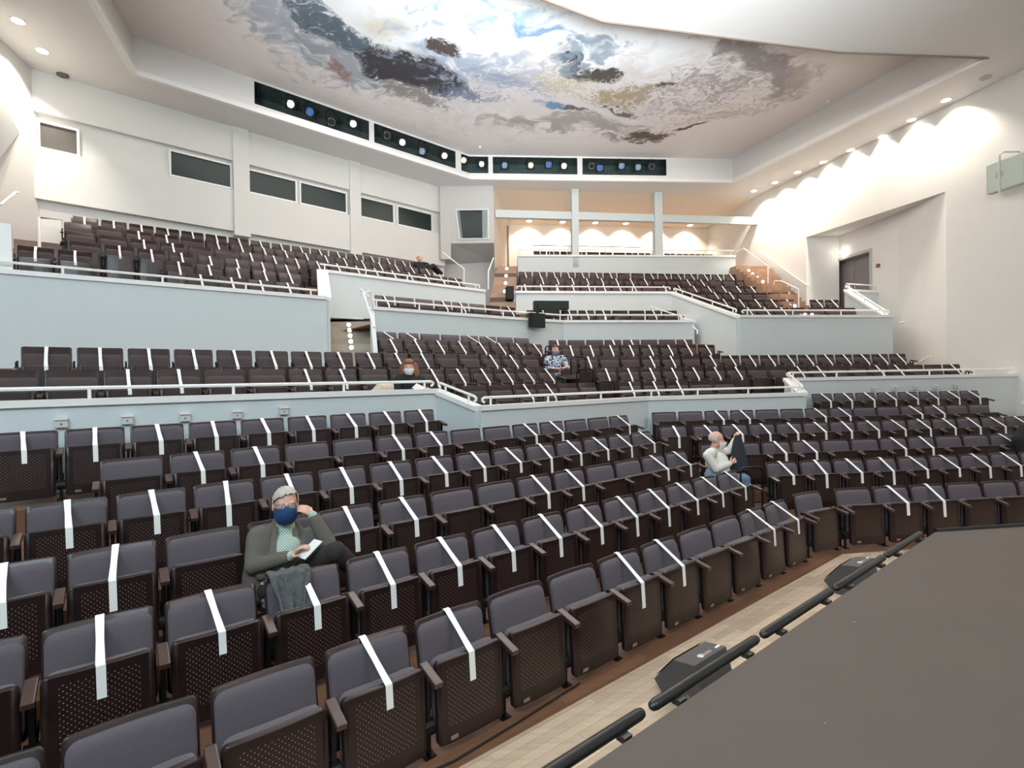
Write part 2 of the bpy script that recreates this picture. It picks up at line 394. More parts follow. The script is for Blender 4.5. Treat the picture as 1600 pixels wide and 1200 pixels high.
ORD = ['', 'first', 'second', 'third', 'fourth', 'fifth', 'sixth', 'seventh', 'eighth', 'ninth', 'tenth', 'eleventh', 'twelfth', 'thirteenth', 'fourteenth', 'fifteenth', 'sixteenth', 'seventeenth', 'eighteenth', 'nineteenth', 'twentieth']
ROWS = []   # (block, row text, wing, perp, al0, z, i0, i1, untaped, kind, missing, wide tape)
def row(block, rt_, t, perp, al0, z, i0, i1, un=(), kind='A', miss=(), slant=False):
    ROWS.append((block, rt_, t, perp, al0, z, i0, i1, set(un), kind, set(miss), slant))
B1 = 'left stalls'
row(B1, 'back row', 'L', 7.105, -.439, FL[5], -1, 8)
row(B1, 'fifth row', 'L', 6.255, -.144, FL[4], 0, 14, (0, 3, 4, 7, 8, 11, 12))
row(B1, 'fourth row', 'L', 5.408, -.580, FL[3], -1, 14, (-1,))
row(B1, 'third row', 'L', 4.567, -.298, FL[2], -1, 13, (1, 2, 5, 6, 9, 10), miss=())
row(B1, 'second row', 'L', 3.720, -.359, FL[1], -1, 13, (-1,))
row(B1, 'front row', 'L', 2.889, -.232, FL[0], -1, 12, (-1, 0, 1, 4, 5, 8, 9))
B2 = 'right stalls'
row(B2, 'back row', 'R', 10.676, 8.300, FL[5], 0, 8)
row(B2, 'fifth row', 'R', 9.676, 4.065, FL[4], 0, 14, (0, 1, 4, 5, 8, 9, 12, 13))
row(B2, 'fourth row', 'R', 8.864, 4.506, FL[3], 0, 14)
row(B2, 'third row', 'R', 7.965, 5.807, FL[2], -3, 10, (-3, -2, 1, 2, 5, 6, 8, 9))
row(B2, 'second row', 'R', 7.076, 4.732, FL[1], 0, 10)
row(B2, 'front row', 'R', 6.033, 4.990, FL[0], 0, 7, (0, 3, 4, 5, 6))
B3 = 'lower balcony left wing'; B4 = 'lower balcony right wing'
row(B3, 'front row', 'L', 7.387, 5.174, MZ[0], -1, 5, (-1, 0, 3, 4), 'B')
row(B3, 'second row', 'L', 8.259, -.672, MZ[1], -1, 15, (-1, 0, 3, 4, 7, 8), 'B')
row(B3, 'third row', 'L', 9.113, -.959, MZ[2], 0, 16, (11, 12, 15), 'B')
row(B3, 'fourth row', 'L', 9.878, 4.237, MZ[3], 0, 8, (), 'B')
row(B3, 'back row', 'L', 10.727, 4.513, MZ[4], 0, 8, (2, 3, 6, 7), 'A', slant=True)
row(B4, 'front row', 'R', 10.847, 3.811, MZ[0], 0, 5, (3, 4), 'B')
row(B4, 'second row', 'R', 11.800, 3.587, MZ[1], 0, 18, (7, 8, 11, 12, 15, 16), 'B')
row(B4, 'third row', 'R', 12.669, 3.407, MZ[2], -1, 17, (-1, 1, 2, 5), 'B')
row(B4, 'fourth row', 'R', 13.409, 3.688, MZ[3], -1, 7, (), 'B')
row(B4, 'back row', 'R', 14.435, 3.019, MZ[4], 0, 8, (1, 2, 5, 6), 'A', slant=True)
B5 = 'upper left balcony'; B6 = 'upper centre balcony'; B7 = 'upper box tier'; B8 = 'top gallery'
def rowpx(block, rt_, t, perp, x0, n, z, un=(), kind='B', miss=(), py=420):
    row(block, rt_, t, perp, al_px(x0, t, perp, py), z, 0, n, un, kind, miss)
rowpx(B5, 'front row', 'L', UP[0], 288, 4, UZ[0])
rowpx(B5, 'second row', 'L', UP[1], 25, 9, UZ[1], miss=(2, 3))
rowpx(B5, 'third row', 'L', UP[2], 107, 8, UZ[2], (0,))
rowpx(B5, 'fourth row', 'L', UP[3], 101, 18, UZ[3], (0, 1, 4, 5), py=400)
rowpx(B5, 'fifth row', 'L', UP[4], 99, 17, UZ[4], (0, 1, 4), py=400)
rowpx(B5, 'back row', 'L', UP[5], 110, 17, UZ[5], py=380)
rowpx(B6, 'back row', 'R', TP[5], 814.6-5.5, 16, TZ[5], (7, 8))
rowpx(B6, 'fifth row', 'R', TP[4], 811, 16, TZ[4], (0, 9, 10, 13, 14, 15))
rowpx(B6, 'fourth row', 'R', TP[3], 807, 18, TZ[3], (8,), miss=(17,))
rowpx(B6, 'third row', 'R', TP[2], 1080, 7, TZ[2], (0, 3, 4, 5), py=460)
rowpx(B6, 'second row', 'R', TP[1], 1118, 5, TZ[1], py=470)
rowpx(B6, 'front row', 'R', TP[0], 1155, 4, TZ[0], (3,), py=480)
rowpx(B6+' beside the door', 'back row', 'R', TP[1], 1264, 2, TZ[1], py=470)
rowpx(B6+' beside the door', 'front row', 'R', TP[0], 1262, 3, TZ[0], (0, 1, 2), py=480)
zb = at_perp(584, 463, 'L', 12.0).z-.81
rowpx(B7+' left side', 'row', 'L', 12.0, 584, 8, 3.57, (1, 2, 5, 6), py=470)
rowpx(B7+' right side', 'row', 'R', 15.7, 821, 9, 3.57, (0, 5, 6, 8), py=480)
row('single seat beside the centre aisle', 'stalls', 'R', 8.864, al_px(1029, 'R', 8.864, 668), FL[3], 0, 1)
rowpx(B8, 'front row', 'R', 20.4, 833, 14, GZ, (3, 4, 5, 6), py=394)
cand = []
for ri, (blk, rtx, t, perp, al0, z, i0, i1, un, kind, miss, slant) in enumerate(ROWS):
    for i in range(i0, i1):
        if i in miss: continue
        P = W(t, perp, al0+.55*(i+.5), z); v = P-Vector((0, 0, ZC)); D = v.dot(fw)
        px = 800+F*v.dot(rt)/D
        if px < -60 or px > 1680: continue
        cand.append((D, ri, i, P))
cand.sort(key=lambda c: c[0])
IND, REST = cand[:300], cand[300:]
byrow = {}
for c in IND: byrow.setdefault(c[1], []).append(c)
OCC = {(3, 2), (9, -3)}   # seats with a person on them: board folded down
def fold_down(data, name):
    me = data.copy(); me.name = name
    R = Matrix.Translation((0, -.10, .24)) @ Matrix.Rotation(math.radians(78), 4, 'X') @ Matrix.Translation((0, .18, -.20))
    me.transform(R); return me
DOWN = {}
for k in 'AB':
    for n in ('seat_board', 'seat_pad'): DOWN[(k, n)] = fold_down(MESH[(k, n)][0], n)
pt_mesh = {}
occupied = {}
for ri, lst in byrow.items():
    blk, rtx, t, perp, al0, z, i0, i1, un, kind, miss, slant = ROWS[ri]
    lst.sort(key=lambda c: c[2]); last = lst[-1][2]
    for rank, (D, _, i, P) in enumerate(lst, 1):
        taped = i not in un
        pos = 'leftmost' if rank == 1 else ('last on the right' if rank == len(lst) else ORD[rank]+' from left')
        lab = '%s folding seat %s, %s, %s, %s' % ('mauve' if kind == 'A' else 'brown', 'with white tape' if taped else 'without tape', pos, rtx, blk)
        s = thing('theatre_seat', lab, 'seat', P, angL if t == 'L' else math.pi/2-TH['R'], 'folding seats of the '+blk)
        occ = (ri, i) in ((3, 2), (9, -3), (13, 8), (19, -1))
        for n in ('backrest_shell', 'backrest_pad', 'seat_board', 'seat_pad'):
            part(n, DOWN[(kind, n)] if (occ and n.startswith('seat_')) else MESH[(kind, n)][0], s)
        part('armrest', MESH['armL' if kind == 'A' else 'armB'][0], s); part('stand', MESH['stL'][0], s)
        if i == last: part('armrest', MESH['armR'][0], s); part('stand', MESH['stR'][0], s)
        if D < 9 and not occ: part('label_plate', MESH['plate'][0], s)
        if taped and not occ: part('tape_strip', MESH[('tape', 4 if slant else 5 if kind == 'B' else random.choice((0, 0, 1, 2, 3)))][0], s)
        if occ: occupied[(ri, i)] = s
# the lone seat in the bend between the two wings
p = at_z(1260, 770, .81); s = thing('theatre_seat', 'mauve folding seat without tape, alone in the bend between left and right front rows', 'seat', (p.x, p.y, 0), math.pi/2-math.radians(64))
for n in ('backrest_shell', 'backrest_pad', 'seat_board', 'seat_pad'): part(n, MESH[('A', n)][0], s)
for n, k in (('armrest', 'armL'), ('stand', 'stL'), ('armrest', 'armR'), ('stand', 'stR')): part(n, MESH[k][0], s)
# the far remainder as one object
big = MB(); mats_far = [M_['wood'], M_['fabric2'], M_['perf'], M_['armwood'], M_['metal'], M_['tape']]
def low(mb_src): return mb_src
for (D, ri, i, P) in REST:
    blk, rtx, t, perp, al0, z, i0, i1, un, kind, miss, slant = ROWS[ri]
    M = Matrix.Translation(P) @ Matrix.Rotation(angL if t == 'L' else math.pi/2-TH['R'], 4, 'Z')
    src = [(MESH[(kind, 'backrest_shell')][1], 0), (MESH[(kind, 'backrest_pad')][1], 1), (MESH[(kind, 'seat_board')][1], 2), (MESH['armB'][1], 3), (MESH['stL'][1], 4)]
    if i not in un: src.append((MESH[('tape', 5)][1], 5))
    for mb_, mi in src: big.add([M @ Vector(v) for v in mb_.v], mb_.f, mi)
tag(big.build('theatre_seats', mats_far, smooth=False), 'far rows of dark brown folding seats in the upper balconies, many with white tape', 'seats', None, 'stuff')
# ------------------------------------------------------------------ parapets and railings
def offs(pts, d):
    """offset a 2D polyline sideways by d (mitred)"""
    out = []; n = len(pts); P = [Vector(p[:2]) for p in pts]
    for i in range(n):
        a = (P[i]-P[i-1]).normalized() if i else (P[1]-P[0]).normalized()
        b = (P[i+1]-P[i]).normalized() if i < n-1 else a
        na, nb = Vector((-a.y, a.x)), Vector((-b.y, b.x)); m = (na+nb).normalized(); c = max(.35, m.dot(na))
        out.append(P[i]+m*(d/c))
    return out
def parapet(name, pts, zb, th=.14, cap=.075):
    """pts: (x,y,z of the cap top); zb: foot height or list"""
    n = len(pts); zb = zb if isinstance(zb, (list, tuple)) else [zb]*n
    mb = MB(); A, B = offs(pts, th/2), offs(pts, -th/2); Ac, Bc = offs(pts, th/2+.035), offs(pts, -th/2-.035)
    for i in range(n-1):
        j = i+1
        for (a, b, lo, hi, mi) in ((A, B, zb, [p[2]-cap for p in pts], 0), (Ac, Bc, [p[2]-cap for p in pts], [p[2] for p in pts], 1)):
            q = [(a[i].x, a[i].y), (a[j].x, a[j].y), (b[j].x, b[j].y), (b[i].x, b[i].y)]
            mb.prism(q, [lo[i], lo[j], lo[j], lo[i]], [hi[i], hi[j], hi[j], hi[i]], mi)
    return mb.build(name, [M_['fascia'], M_['white']], kind='structure')
def railing(pts, label, h=.12, r=.021, step=1.35, curl=(1, 1), group='white handrails along the balcony parapets', foot=.0):
    """white tube rail at height h above pts, short posts"""
    P = [Vector(p) for p in pts]; t = thing('handrail', label, 'railing', P[0], 0, group); o = P[0]
    path = [p+Vector((0, 0, h)) for p in P]; out = []
    if curl[0]:
        d = (path[1]-path[0]).normalized()
        out += [path[0]+Vector((0, 0, -.075)), path[0]-d*.035+Vector((0, 0, -.05)), path[0]-d*.04+Vector((0, 0, -.02))]
    out += path
    if curl[1]:
        d = (path[-1]-path[-2]).normalized()
        out += [path[-1]+d*.04+Vector((0, 0, -.02)), path[-1]+d*.035+Vector((0, 0, -.05)), path[-1]+Vector((0, 0, -.075))]
    MB().tube([p-o for p in out], r, 8).build('rail', M_['white'], t, True)
    for i in range(len(P)-1):
        L_ = (P[i+1]-P[i]).length; n = max(1, round(L_/step))
        for k in range(n+1):
            if k == n and i < len(P)-2: continue
            f = min(max(k/n, .12/L_), 1-.12/L_); q = P[i].lerp(P[i+1], f)
            MB().tube([q-o-Vector((0, 0, foot)), q-o+Vector((0, 0, h))], r*.85, 8).build('post', M_['white'], t, True)
    return t
def wz(t, p, a, z): return tuple(W(t, p, a, z))
# lower balcony front
aL0, aL1 = 4.2, 4.47
cF = meet(6.65, 10.05)
parapet('wall_balcony_front_left', [wz('L', 7.5, -6, 2.15), wz('L', 7.5, aL0, 2.15)], .7)
parapet('wall_balcony_front_slope_left', [wz('L', 7.53, aL0+.02, 2.15), wz('L', 6.65, aL1, 1.885)], .7)
parapet('wall_balcony_front_centre', [wz('L', 6.65, aL1, 1.885), (cF.x, cF.y, 1.885), wz('R', 10.05, 7.6, 1.905)], .5)
parapet('wall_balcony_front_slope_right', [wz('R', 10.05, 7.62, 1.905), wz('R', 11.05, 8.0, 2.21)], .7)
parapet('wall_balcony_front_right', [wz('R', 11.05, 7.98, 2.21), wz('R', 11.05, 15.5, 2.24)], .7)
railing([wz('L', 7.5, -6, 2.15), wz('L', 7.5, 4.12, 2.15)], 'white handrail on the lower balcony parapet at the left edge, above the left stalls')
railing([wz('L', 7.42, aL0+.05, 2.12), wz('L', 6.72, aL1-.02, 1.91)], 'short sloping white handrail between the left and centre lower balcony parapets')
railing([wz('L', 6.65, aL1+.12, 1.885), (cF.x, cF.y, 1.885), wz('R', 10.05, 7.5, 1.905)], 'long white handrail on the centre lower balcony parapet, bent in the middle')
railing([wz('R', 10.12, 7.66, 1.93), wz('R', 11.0, 7.98, 2.20)], 'sloping white handrail right of the centre lower balcony parapet')
railing([wz('R', 11.05, 8.02, 2.21), wz('R', 11.05, 15.5, 2.24)], 'white handrail on the right lower balcony parapet, running to the right edge')
# low wall beside the right stalls
parapet('wall_stalls_exit', [wz('R', 9.9, 13.0, 1.62), wz('R', 9.9, 17, 1.60)], .2)
railing([wz('R', 9.9, 12.95, 1.62), wz('R', 9.9, 17, 1.60)], 'white handrail on the low wall at the right end of the stalls', curl=(0, 0))
# upper left balcony
parapet('wall_upper_balcony_left', [wz('L', 11.1, -6, 4.10), wz('L', 11.1, 3.6, 4.09)], 1.7)
parapet('wall_upper_balcony_slope', [wz('L', 11.13, 3.6, 4.09), wz('L', 13.4, 4.28, 5.15)], 1.9, .2)
parapet('wall_upper_balcony_right', [wz('L', 13.4, 4.28, 5.14), wz('L', 13.4, 9.3, 5.08)], 3.92)
railing([wz('L', 11.1, -6, 4.10), wz('L', 11.1, 3.42, 4.09)], 'white handrail on the upper left balcony parapet, nearest the left edge', curl=(1, 0))
railing([wz('L', 13.4, 4.22, 5.14), wz('L', 13.4, 9.1, 5.08)], 'white handrail on the upper left balcony parapet right of the corner pier', curl=(0, 1), h=.14)
# box tier
cB = meet(11.1, 14.85)
bl = at_perp(836, 500, 'L', 11.1)
bend = [wz('L', 11.1, 4.62, 3.95), wz('L', 11.1, 8.2, 3.95), tuple(Vector((cB.x, cB.y, 3.965)).lerp(Vector(wz('R', 14.85, 3.6, 3.965)), .15)), wz('R', 14.85, 3.6, 3.97), wz('R', 14.85, 7.6, 3.975)]
parapet('wall_box_tier', bend, 2.3)
parapet('wall_box_tier_end', [wz('R', 14.85, 7.6, 3.975), wz('R', 16.6, 7.85, 4.3)], 2.3)
railing([bend[0], bend[1], bend[2], bend[3], wz('R', 14.85, 7.35, 3.975)], 'long white handrail on the box tier parapet in the centre of the hall', h=.16, curl=(0, 1))
railing([wz('R', 14.95, 7.3, 3.98), wz('R', 16.2, 6.85, 4.45)], 'two short sloping white rails at the right end of the box tier', h=.12)
railing([wz('L', 11.15, 4.6, 4.0), wz('L', 12.1, 4.75, 4.35)], 'short sloping white rail at the left end of the box tier', h=.16, curl=(0, 0))
# upper centre balcony
parapet('wall_upper_centre_front', [wz('R', 16.6, 2.42, 5.11), wz('R', 16.6, 7.8, 5.13)], 3.3)
parapet('wall_upper_centre_slope', [wz('R', 16.6, 7.8, 5.13), wz('R', 13.2, 8.1, 3.93)], 2.2)
parapet('wall_upper_centre_right', [wz('R', 13.2, 8.1, 3.93), wz('R', 13.2, 12.8, 3.94)], 1.9)
parapet('wall_upper_centre_left_end', [wz('R', 16.6, 2.42, 5.11), wz('R', 17.4, 2.42, 5.11)], 3.3)
railing([wz('R', 16.6, 2.5, 5.11), wz('R', 16.6, 7.68, 5.13)], 'white handrail on the upper centre parapet behind the box tier', h=.16)
railing([wz('R', 16.5, 7.82, 5.10), wz('R', 13.3, 8.08, 3.97)], 'long sloping white handrail stepping down right of the box tier', h=.14)
railing([wz('R', 13.2, 8.25, 3.93), wz('R', 13.2, 12.7, 3.94)], 'white handrail on the upper right parapet below the grey doors', h=.14)
pa = at_perp(1384, 492, 'R', 13.25); pb = at_perp(1322, 452, 'R', 15.3)
parapet('wall_upper_right_slope', [tuple(pa), tuple(pb)], [2.2, 3.4], .10)
railing([tuple(pa), tuple(pb)], 'white double sloping rail at the right end of the upper parapet', h=.12)
pc = at_perp(1376, 455, 'R', 15.3)
parapet('wall_upper_right_landing', [tuple(pb), tuple(pc)], 3.0, .1)
railing([tuple(pb), tuple(pc)], 'short level white rail in front of the grey double doors', h=.18, curl=(0, 0))
# top gallery
g0 = at_perp(808, 399, 'R', 19.75); g1 = at_perp(1147, 400, 'R', 19.75)
parapet('wall_gallery_front', [tuple(g0), tuple(g1)], 5.2, .2)
railing([tuple(g0), tuple(g1)], 'thin white handrail on the top gallery parapet', h=.22, r=.016, curl=(0, 0))
t = thing('handrail', 'thin grey tube rail standing behind the top gallery parapet', 'railing', wz('R', 20.0, 3.6, GZ))
a0, a1 = al_px(833, 'R', 20.1, 390), al_px(1001, 'R', 20.1, 390); zz = at_perp(900, 384.5, 'R', 20.1).z
o = t.location
MB().tube([W('R', 20.1, a0, GZ)-o, W('R', 20.1, a0, zz)-o, W('R', 20.1, a1, zz)-o, W('R', 20.1, a1, GZ)-o], .016, 6).build('rail', M_['steel'], t, True)
for f in (.33, .67): MB().tube([W('R', 20.1, a0+(a1-a0)*f, GZ)-o, W('R', 20.1, a0+(a1-a0)*f, zz)-o], .014, 6).build('post', M_['steel'], t, True)

# ------------------------------------------------------------------ walls
CZ = 7.3+ZC
LA, LB = Vector((-11.0, 12.02)), Vector((-2.62, 19.85))
ld = (LB-LA).normalized(); ln = Vector((ld.y, -ld.x))     # ln points into the hall
def wl(s, off, z):  # along the left wall from corner LA, off = into hall
    p = LA+ld*s+ln*off; return (p.x, p.y, z)
def sl(px, py): return (at_pl(px, py, LA, LB).xy-LA).dot(ld)
def slab(name, s0, s1, z0, z1, o0, o1, mt, kind='structure', parent=None):
    a, b, c, d = wl(s0, o1, 0), wl(s1, o1, 0), wl(s1, o0, 0), wl(s0, o0, 0)
    ob = MB().prism([a[:2], b[:2], c[:2], d[:2]], z0, z1).build(name, mt, parent)
    if kind: ob['kind'] = kind
    return ob
SE = sl(692, 330)
slab('wall_left', -.3, SE+.1, 1.5, CZ, -.45, -.12, M_['wall'])
slab('trim_1', -.02, SE+.05, 6.34+ZC, CZ, -.12, .02, M_['wall'])
slab('trim_2', -.02, SE+.05, 4.32+ZC, 5.50+ZC, -.12, .02, M_['wall'])
for n, (x0, x1, y) in enumerate(((363, 388, 250), (545, 562, 300)), 3):
    slab('trim_%d' % n, sl(x0, y), sl(x1, y), 4.2+ZC, CZ, -.12, .10, M_['wall'])
def window(n, x0, x1, y, z0=5.57, z1=6.19, mt='glass'):
    s0, s1 = sl(x0, y), sl(x1, y); f = .05
    mb = MB()
    def fr(a, b, c, d):
        q = [wl(a, -.02, 0)[:2], wl(b, -.02, 0)[:2], wl(b, -.12, 0)[:2], wl(a, -.12, 0)[:2]]; mb.prism(q, c+ZC, d+ZC)
    fr(s0-f, s1+f, z1, z1+f); fr(s0-f, s1+f, z0-f, z0); fr(s0-f, s0, z0, z1); fr(s1, s1+f, z0, z1)
    wn = mb.build('window_%d' % n, M_['white'], kind='structure')
    q = [wl(s0, -.07, 0)[:2], wl(s1, -.07, 0)[:2], wl(s1, -.09, 0)[:2], wl(s0, -.09, 0)[:2]]
    MB().prism(q, z0+ZC, z1+ZC).build('pane', M_[mt], wn)
def felt():
    return mat('grey_felt_panel', srgb(98, 94, 90), .95, noise=.15, scale=60)
M_['felt'] = felt()
window(1, 63, 120, 215, 5.55, 6.12, 'felt')
for n, (x0, x1, y) in enumerate(((268, 360, 265), (389, 462, 285), (471, 541, 305), (564, 615, 325), (623, 675, 340)), 2): window(n, x0, x1, y)
# left side wall (towards the stage)
sd = Vector((-math.sin(math.radians(15)), math.cos(math.radians(15))))
LC = Vector(wl(0, 0, 0)[:2])
def vwall(name, a, b, z0, z1, th, mt, kind='structure'):
    a = Vector(a[:2]); b = Vector(b[:2]); d = (b-a).normalized(); n = Vector((-d.y, d.x))*th
    q = [a, b, b+n, a+n]
    ob = MB().prism([(p.x, p.y) for p in (q if th > 0 else q[::-1])], z0, z1).build(name, mt, kind=kind); return ob
vwall('wall_left_side', LC-sd*14, LC+sd*.2, 0, CZ, .3, M_['wall'])
# grey canted panel seen at the left edge
lq = LC-sd*.32
def side_pt(px, py, off): return at_pl(px, py, LC, LC-sd*5, 0)
ta, tb, tc = side_pt(0, 183, 0), side_pt(30, 207, 0), side_pt(0, 243, 0)
inn = Vector((sd.y, -sd.x, 0))*.35
ext = Vector((-sd.x, -sd.y, 0))*-1.2
mb = MB(); A_ = [ta+Vector((-sd.x, -sd.y, 0))*1.0+Vector((0, 0, .55)), tb, tc+Vector((-sd.x, -sd.y, 0))*1.0-Vector((0, 0, .75))]
v = [*A_, *[p+inn*f for p, f in zip(A_, (1, .02, 1))]]
mb.add(v, [(0, 1, 2), (3, 5, 4), (0, 3, 4, 1), (1, 4, 5, 2), (2, 5, 3, 0)]); mb.build('trim_5', M_['frame'], kind='structure')
# right wall with the niche
RA, RB = Vector((10.38, 20.77)), Vector((12.56, 12.63)); rd = (RB-RA).normalized()
NZ = 4.97+ZC
n0, n1 = at_z(1248, 370, NZ).xy, at_z(1486, 300, NZ).xy     # niche edges on the wall face
n0 = RA+rd*(n0-RA).dot(rd); n1 = RA+rd*(n1-RA).dot(rd)
i0 = at_pl(1262, 396, RA, RB, 0); i0 = n0+Vector((rd.y, -rd.x))*-1.0+rd*.25
i1 = n1.lerp(n0, .30)+Vector((-rd.y, rd.x))*.75
no = Vector((-rd.y, rd.x))   # out of the hall
if no.x < 0: no = -no
i0 = n0+no*1.0+rd*.45; i1 = n0.lerp(n1, .62)+no*.62
FB = RA-rd*4.5; FE = RB+rd*14
def strip(mb, pts, z0, z1, mi=0):
    for a, b in zip(pts, pts[1:]): mb.quad((a.x, a.y, z0), (b.x, b.y, z0), (b.x, b.y, z1), (a.x, a.y, z1), mi)
mb = MB()
strip(mb, [FB, n0], 0, CZ); strip(mb, [n1, FE], 0, CZ); strip(mb, [n0, n1], NZ, CZ)
mb.quad((n0.x, n0.y, 0), (n0.x, n0.y, NZ), (i0.x, i0.y, NZ), (i0.x, i0.y, 0))
# door opening in the niche wall
def on(px, py): p = at_pl(px, py, i0, i1); return p
dA, dB = on(1293, 450), on(1363, 450); zD = on(1293, 409).z; zf = TZ[1]-.0
for a, b in ((i0, dA.xy), (dB.xy, i1), (i1, n1)): strip(mb, [a, b], 0, NZ)
strip(mb, [dA.xy, dB.xy], zD, NZ); strip(mb, [dA.xy, dB.xy], 0, 3.0)
mb.add([(n0.x, n0.y, NZ), (n1.x, n1.y, NZ), (i1.x, i1.y, NZ), (i0.x, i0.y, NZ)], [(0, 1, 2, 3)])
# outer thickness
back = [FB+no*1.6, FE+no*1.6]
strip(mb, back, 0, CZ)
mb.build('wall_right', M_['wall'], kind='structure')
dd = (dB.xy-dA.xy).normalized(); dn = Vector((-dd.y, dd.x));
if dn.dot(no) < 0: dn = -dn
q0, q1 = dA.xy, dB.xy; wd = (q1-q0).length
fr = MB()
for a, b, z0, z1 in ((0, .09, 3.0, zD), (wd-.09, wd, 3.0, zD), (.09, wd-.09, zD-.1, zD)):
    p0, p1 = q0+dd*a, q0+dd*b; fr.prism([tuple(p0-dn*.03), tuple(p1-dn*.03), tuple(p1+dn*.35), tuple(p0+dn*.35)], z0, z1)
door = fr.build('door_1', M_['frame'], kind='structure')
for k in range(2):
    a, b = .09+(wd-.18)*k/2+.008, .09+(wd-.18)*(k+1)/2-.008
    p0, p1 = q0+dd*a, q0+dd*b
    lf = MB().prism([tuple(p0+dn*.22), tuple(p1+dn*.22), tuple(p1+dn*.27), tuple(p0+dn*.27)], 3.0, zD-.1).build('door_leaf', M_['door'], door)
    hx = q0+dd*(wd/2+(-.07 if k == 0 else .07))
    MB().tube([(hx.x-dn.x*-.17, hx.y-dn.y*-.17, 5.0), (hx.x+dn.x*.17, hx.y+dn.y*.17, 5.35)], .018, 6).build('door_handle', M_['steel'], lf, True)
# back wall of the gallery, beam and pillars, gallery ceiling
b0 = W('R', 23.0, -.3); b1 = W('R', 23.0, 14)
mb = MB(); strip(mb, [b0.xy, b1.xy], GZ-1, CZ+.2); mb.build('wall_back', M_['gallery'], kind='structure')
mb = MB()
mb.quad(wz('R', 19.9, -2, CZ), wz('R', 19.9, 14.5, CZ), wz('R', 23.05, 14.5, 6.9+ZC), wz('R', 23.05, -2, 6.82+ZC)); mb.build('ceiling_gallery', M_['gallery'], kind='structure')
def pil(n, x0, x1):
    a, b = al_px(x0, 'R', 19.75, 350), al_px(x1, 'R', 19.75, 350); mb = MB()
    q = [W('R', 19.65, a).xy, W('R', 19.65, b).xy, W('R', 19.95, b).xy, W('R', 19.95, a).xy]
    mb.prism([tuple(p) for p in q], GZ, CZ+.02); mb.build('trim_%d' % n, M_['fascia'], kind='structure')
pil(6, 893, 903.5); pil(7, 1022, 1034)
zb0, zb1 = at_perp(960, 345, 'R', 19.8).z, at_perp(960, 333.5, 'R', 19.8).z
a, b = al_px(774, 'R', 19.8, 340), al_px(1186, 'R', 19.8, 340)
mb = MB(); q = [W('R', 19.75, a).xy, W('R', 19.75, b).xy, W('R', 19.93, b).xy, W('R', 19.93, a).xy]
mb.prism([tuple(p) for p in q], zb0, zb1); mb.build('trim_8', M_['fascia'], kind='structure')
# slanted wedge where the beam meets the right wall
# gallery left side wall with doorway
gl0 = at_y(772, 302, 19.6).xy
gA = W('R', 23.0, al_px(797, 'R', 23.0, 380)).xy
gB = at_perp(773, 340, 'R', 19.6).xy
# control booth bay
Y1, Y2 = 19.7, 20.4
bp = {k: at_y(*k, Y1) for k in ((712, 296), (771, 303), (767, 382), (703, 378))}
fl_, frr, brr, bll = at_y(703, 296, Y1), at_y(771, 303, Y1), at_y(767, 382, Y1), at_y(703, 378, Y1)
Lw = at_pl(688, 292, LA, LB).xy; Lw.y = min(Lw.y, 19.65); far = Vector((frr.x+.4, 20.2))
zt_ = CZ; zb_ = (brr.z+bll.z)/2
w0, w1 = at_y(711, 328, Y1), at_y(763, 336, Y1); w2, w3 = at_y(760, 378, Y1), at_y(717, 374, Y1)
mb = MB()
x0, x1 = fl_.x, frr.x
def P3(p, z): return (p.x, p.y, z)
fa, fb = Vector((x0, Y1)), Vector((x1, Y1))
wz0, wz1 = w3.z, w0.z; wx0, wx1 = w0.x+.03, w1.x
mb.quad((x0, Y1, wz1), (x1, Y1, wz1), (x1, Y1, zt_), (x0, Y1, zt_)); mb.quad((x0, Y1, zb_), (x1, Y1, zb_), (x1, Y1, wz0), (x0, Y1, wz0))
mb.quad((x0, Y1, wz0), (wx0+.13, Y1, wz0), (wx0, Y1, wz1), (x0, Y1, wz1)); mb.quad((wx1-.02, Y1, wz0), (x1, Y1, wz0), (x1, Y1, wz1), (wx1, Y1, wz1))
strip(mb, [Lw, fa], zb_-.6, zt_)
u0_, u1_ = at_y(690, 400, 19.0), at_y(765, 400, 19.0)
mb.quad((x0, Y1, zb_), (x1, Y1, zb_), (x1+.02, 20.9, zb_-.45), (Lw.x, 20.6, zb_-.6))
mb.quad((Lw.x, 20.6, zb_-.6), (x1+.02, 20.9, zb_-.45), (x1+.02, 20.9, 4.3), (Lw.x, 20.6, 4.3))
mb.poly([(Lw.x, Lw.y, zb_-.6), (x0, Y1, zb_), (Lw.x, 20.6, zb_-.6)])
M_['booth'] = mat('shaded_booth_paint', srgb(196, 194, 191), .7)  # greyer than the parapets, the booth's shading is put into its colour
mb.build('wall_control_booth', M_['booth'], kind='structure')
mb = MB(); strip(mb, [fb, gA], 4.2, CZ); mb.build('wall_gallery_entry', M_['gallery'], kind='structure')
dk = at_pl(793, 380, fb, gA, 0)
d_ = (gA-fb).normalized(); nn = Vector((d_.y, -d_.x))
c_ = dk.xy
mb = MB(); mb.prism([tuple(c_-d_*.12+nn*.0), tuple(c_+d_*.12), tuple(c_+d_*.12+nn*.05), tuple(c_-d_*.12+nn*.05)], GZ, at_pl(793, 354, fb, gA).z)
mb.build('door_2', M_['door'], kind='structure')

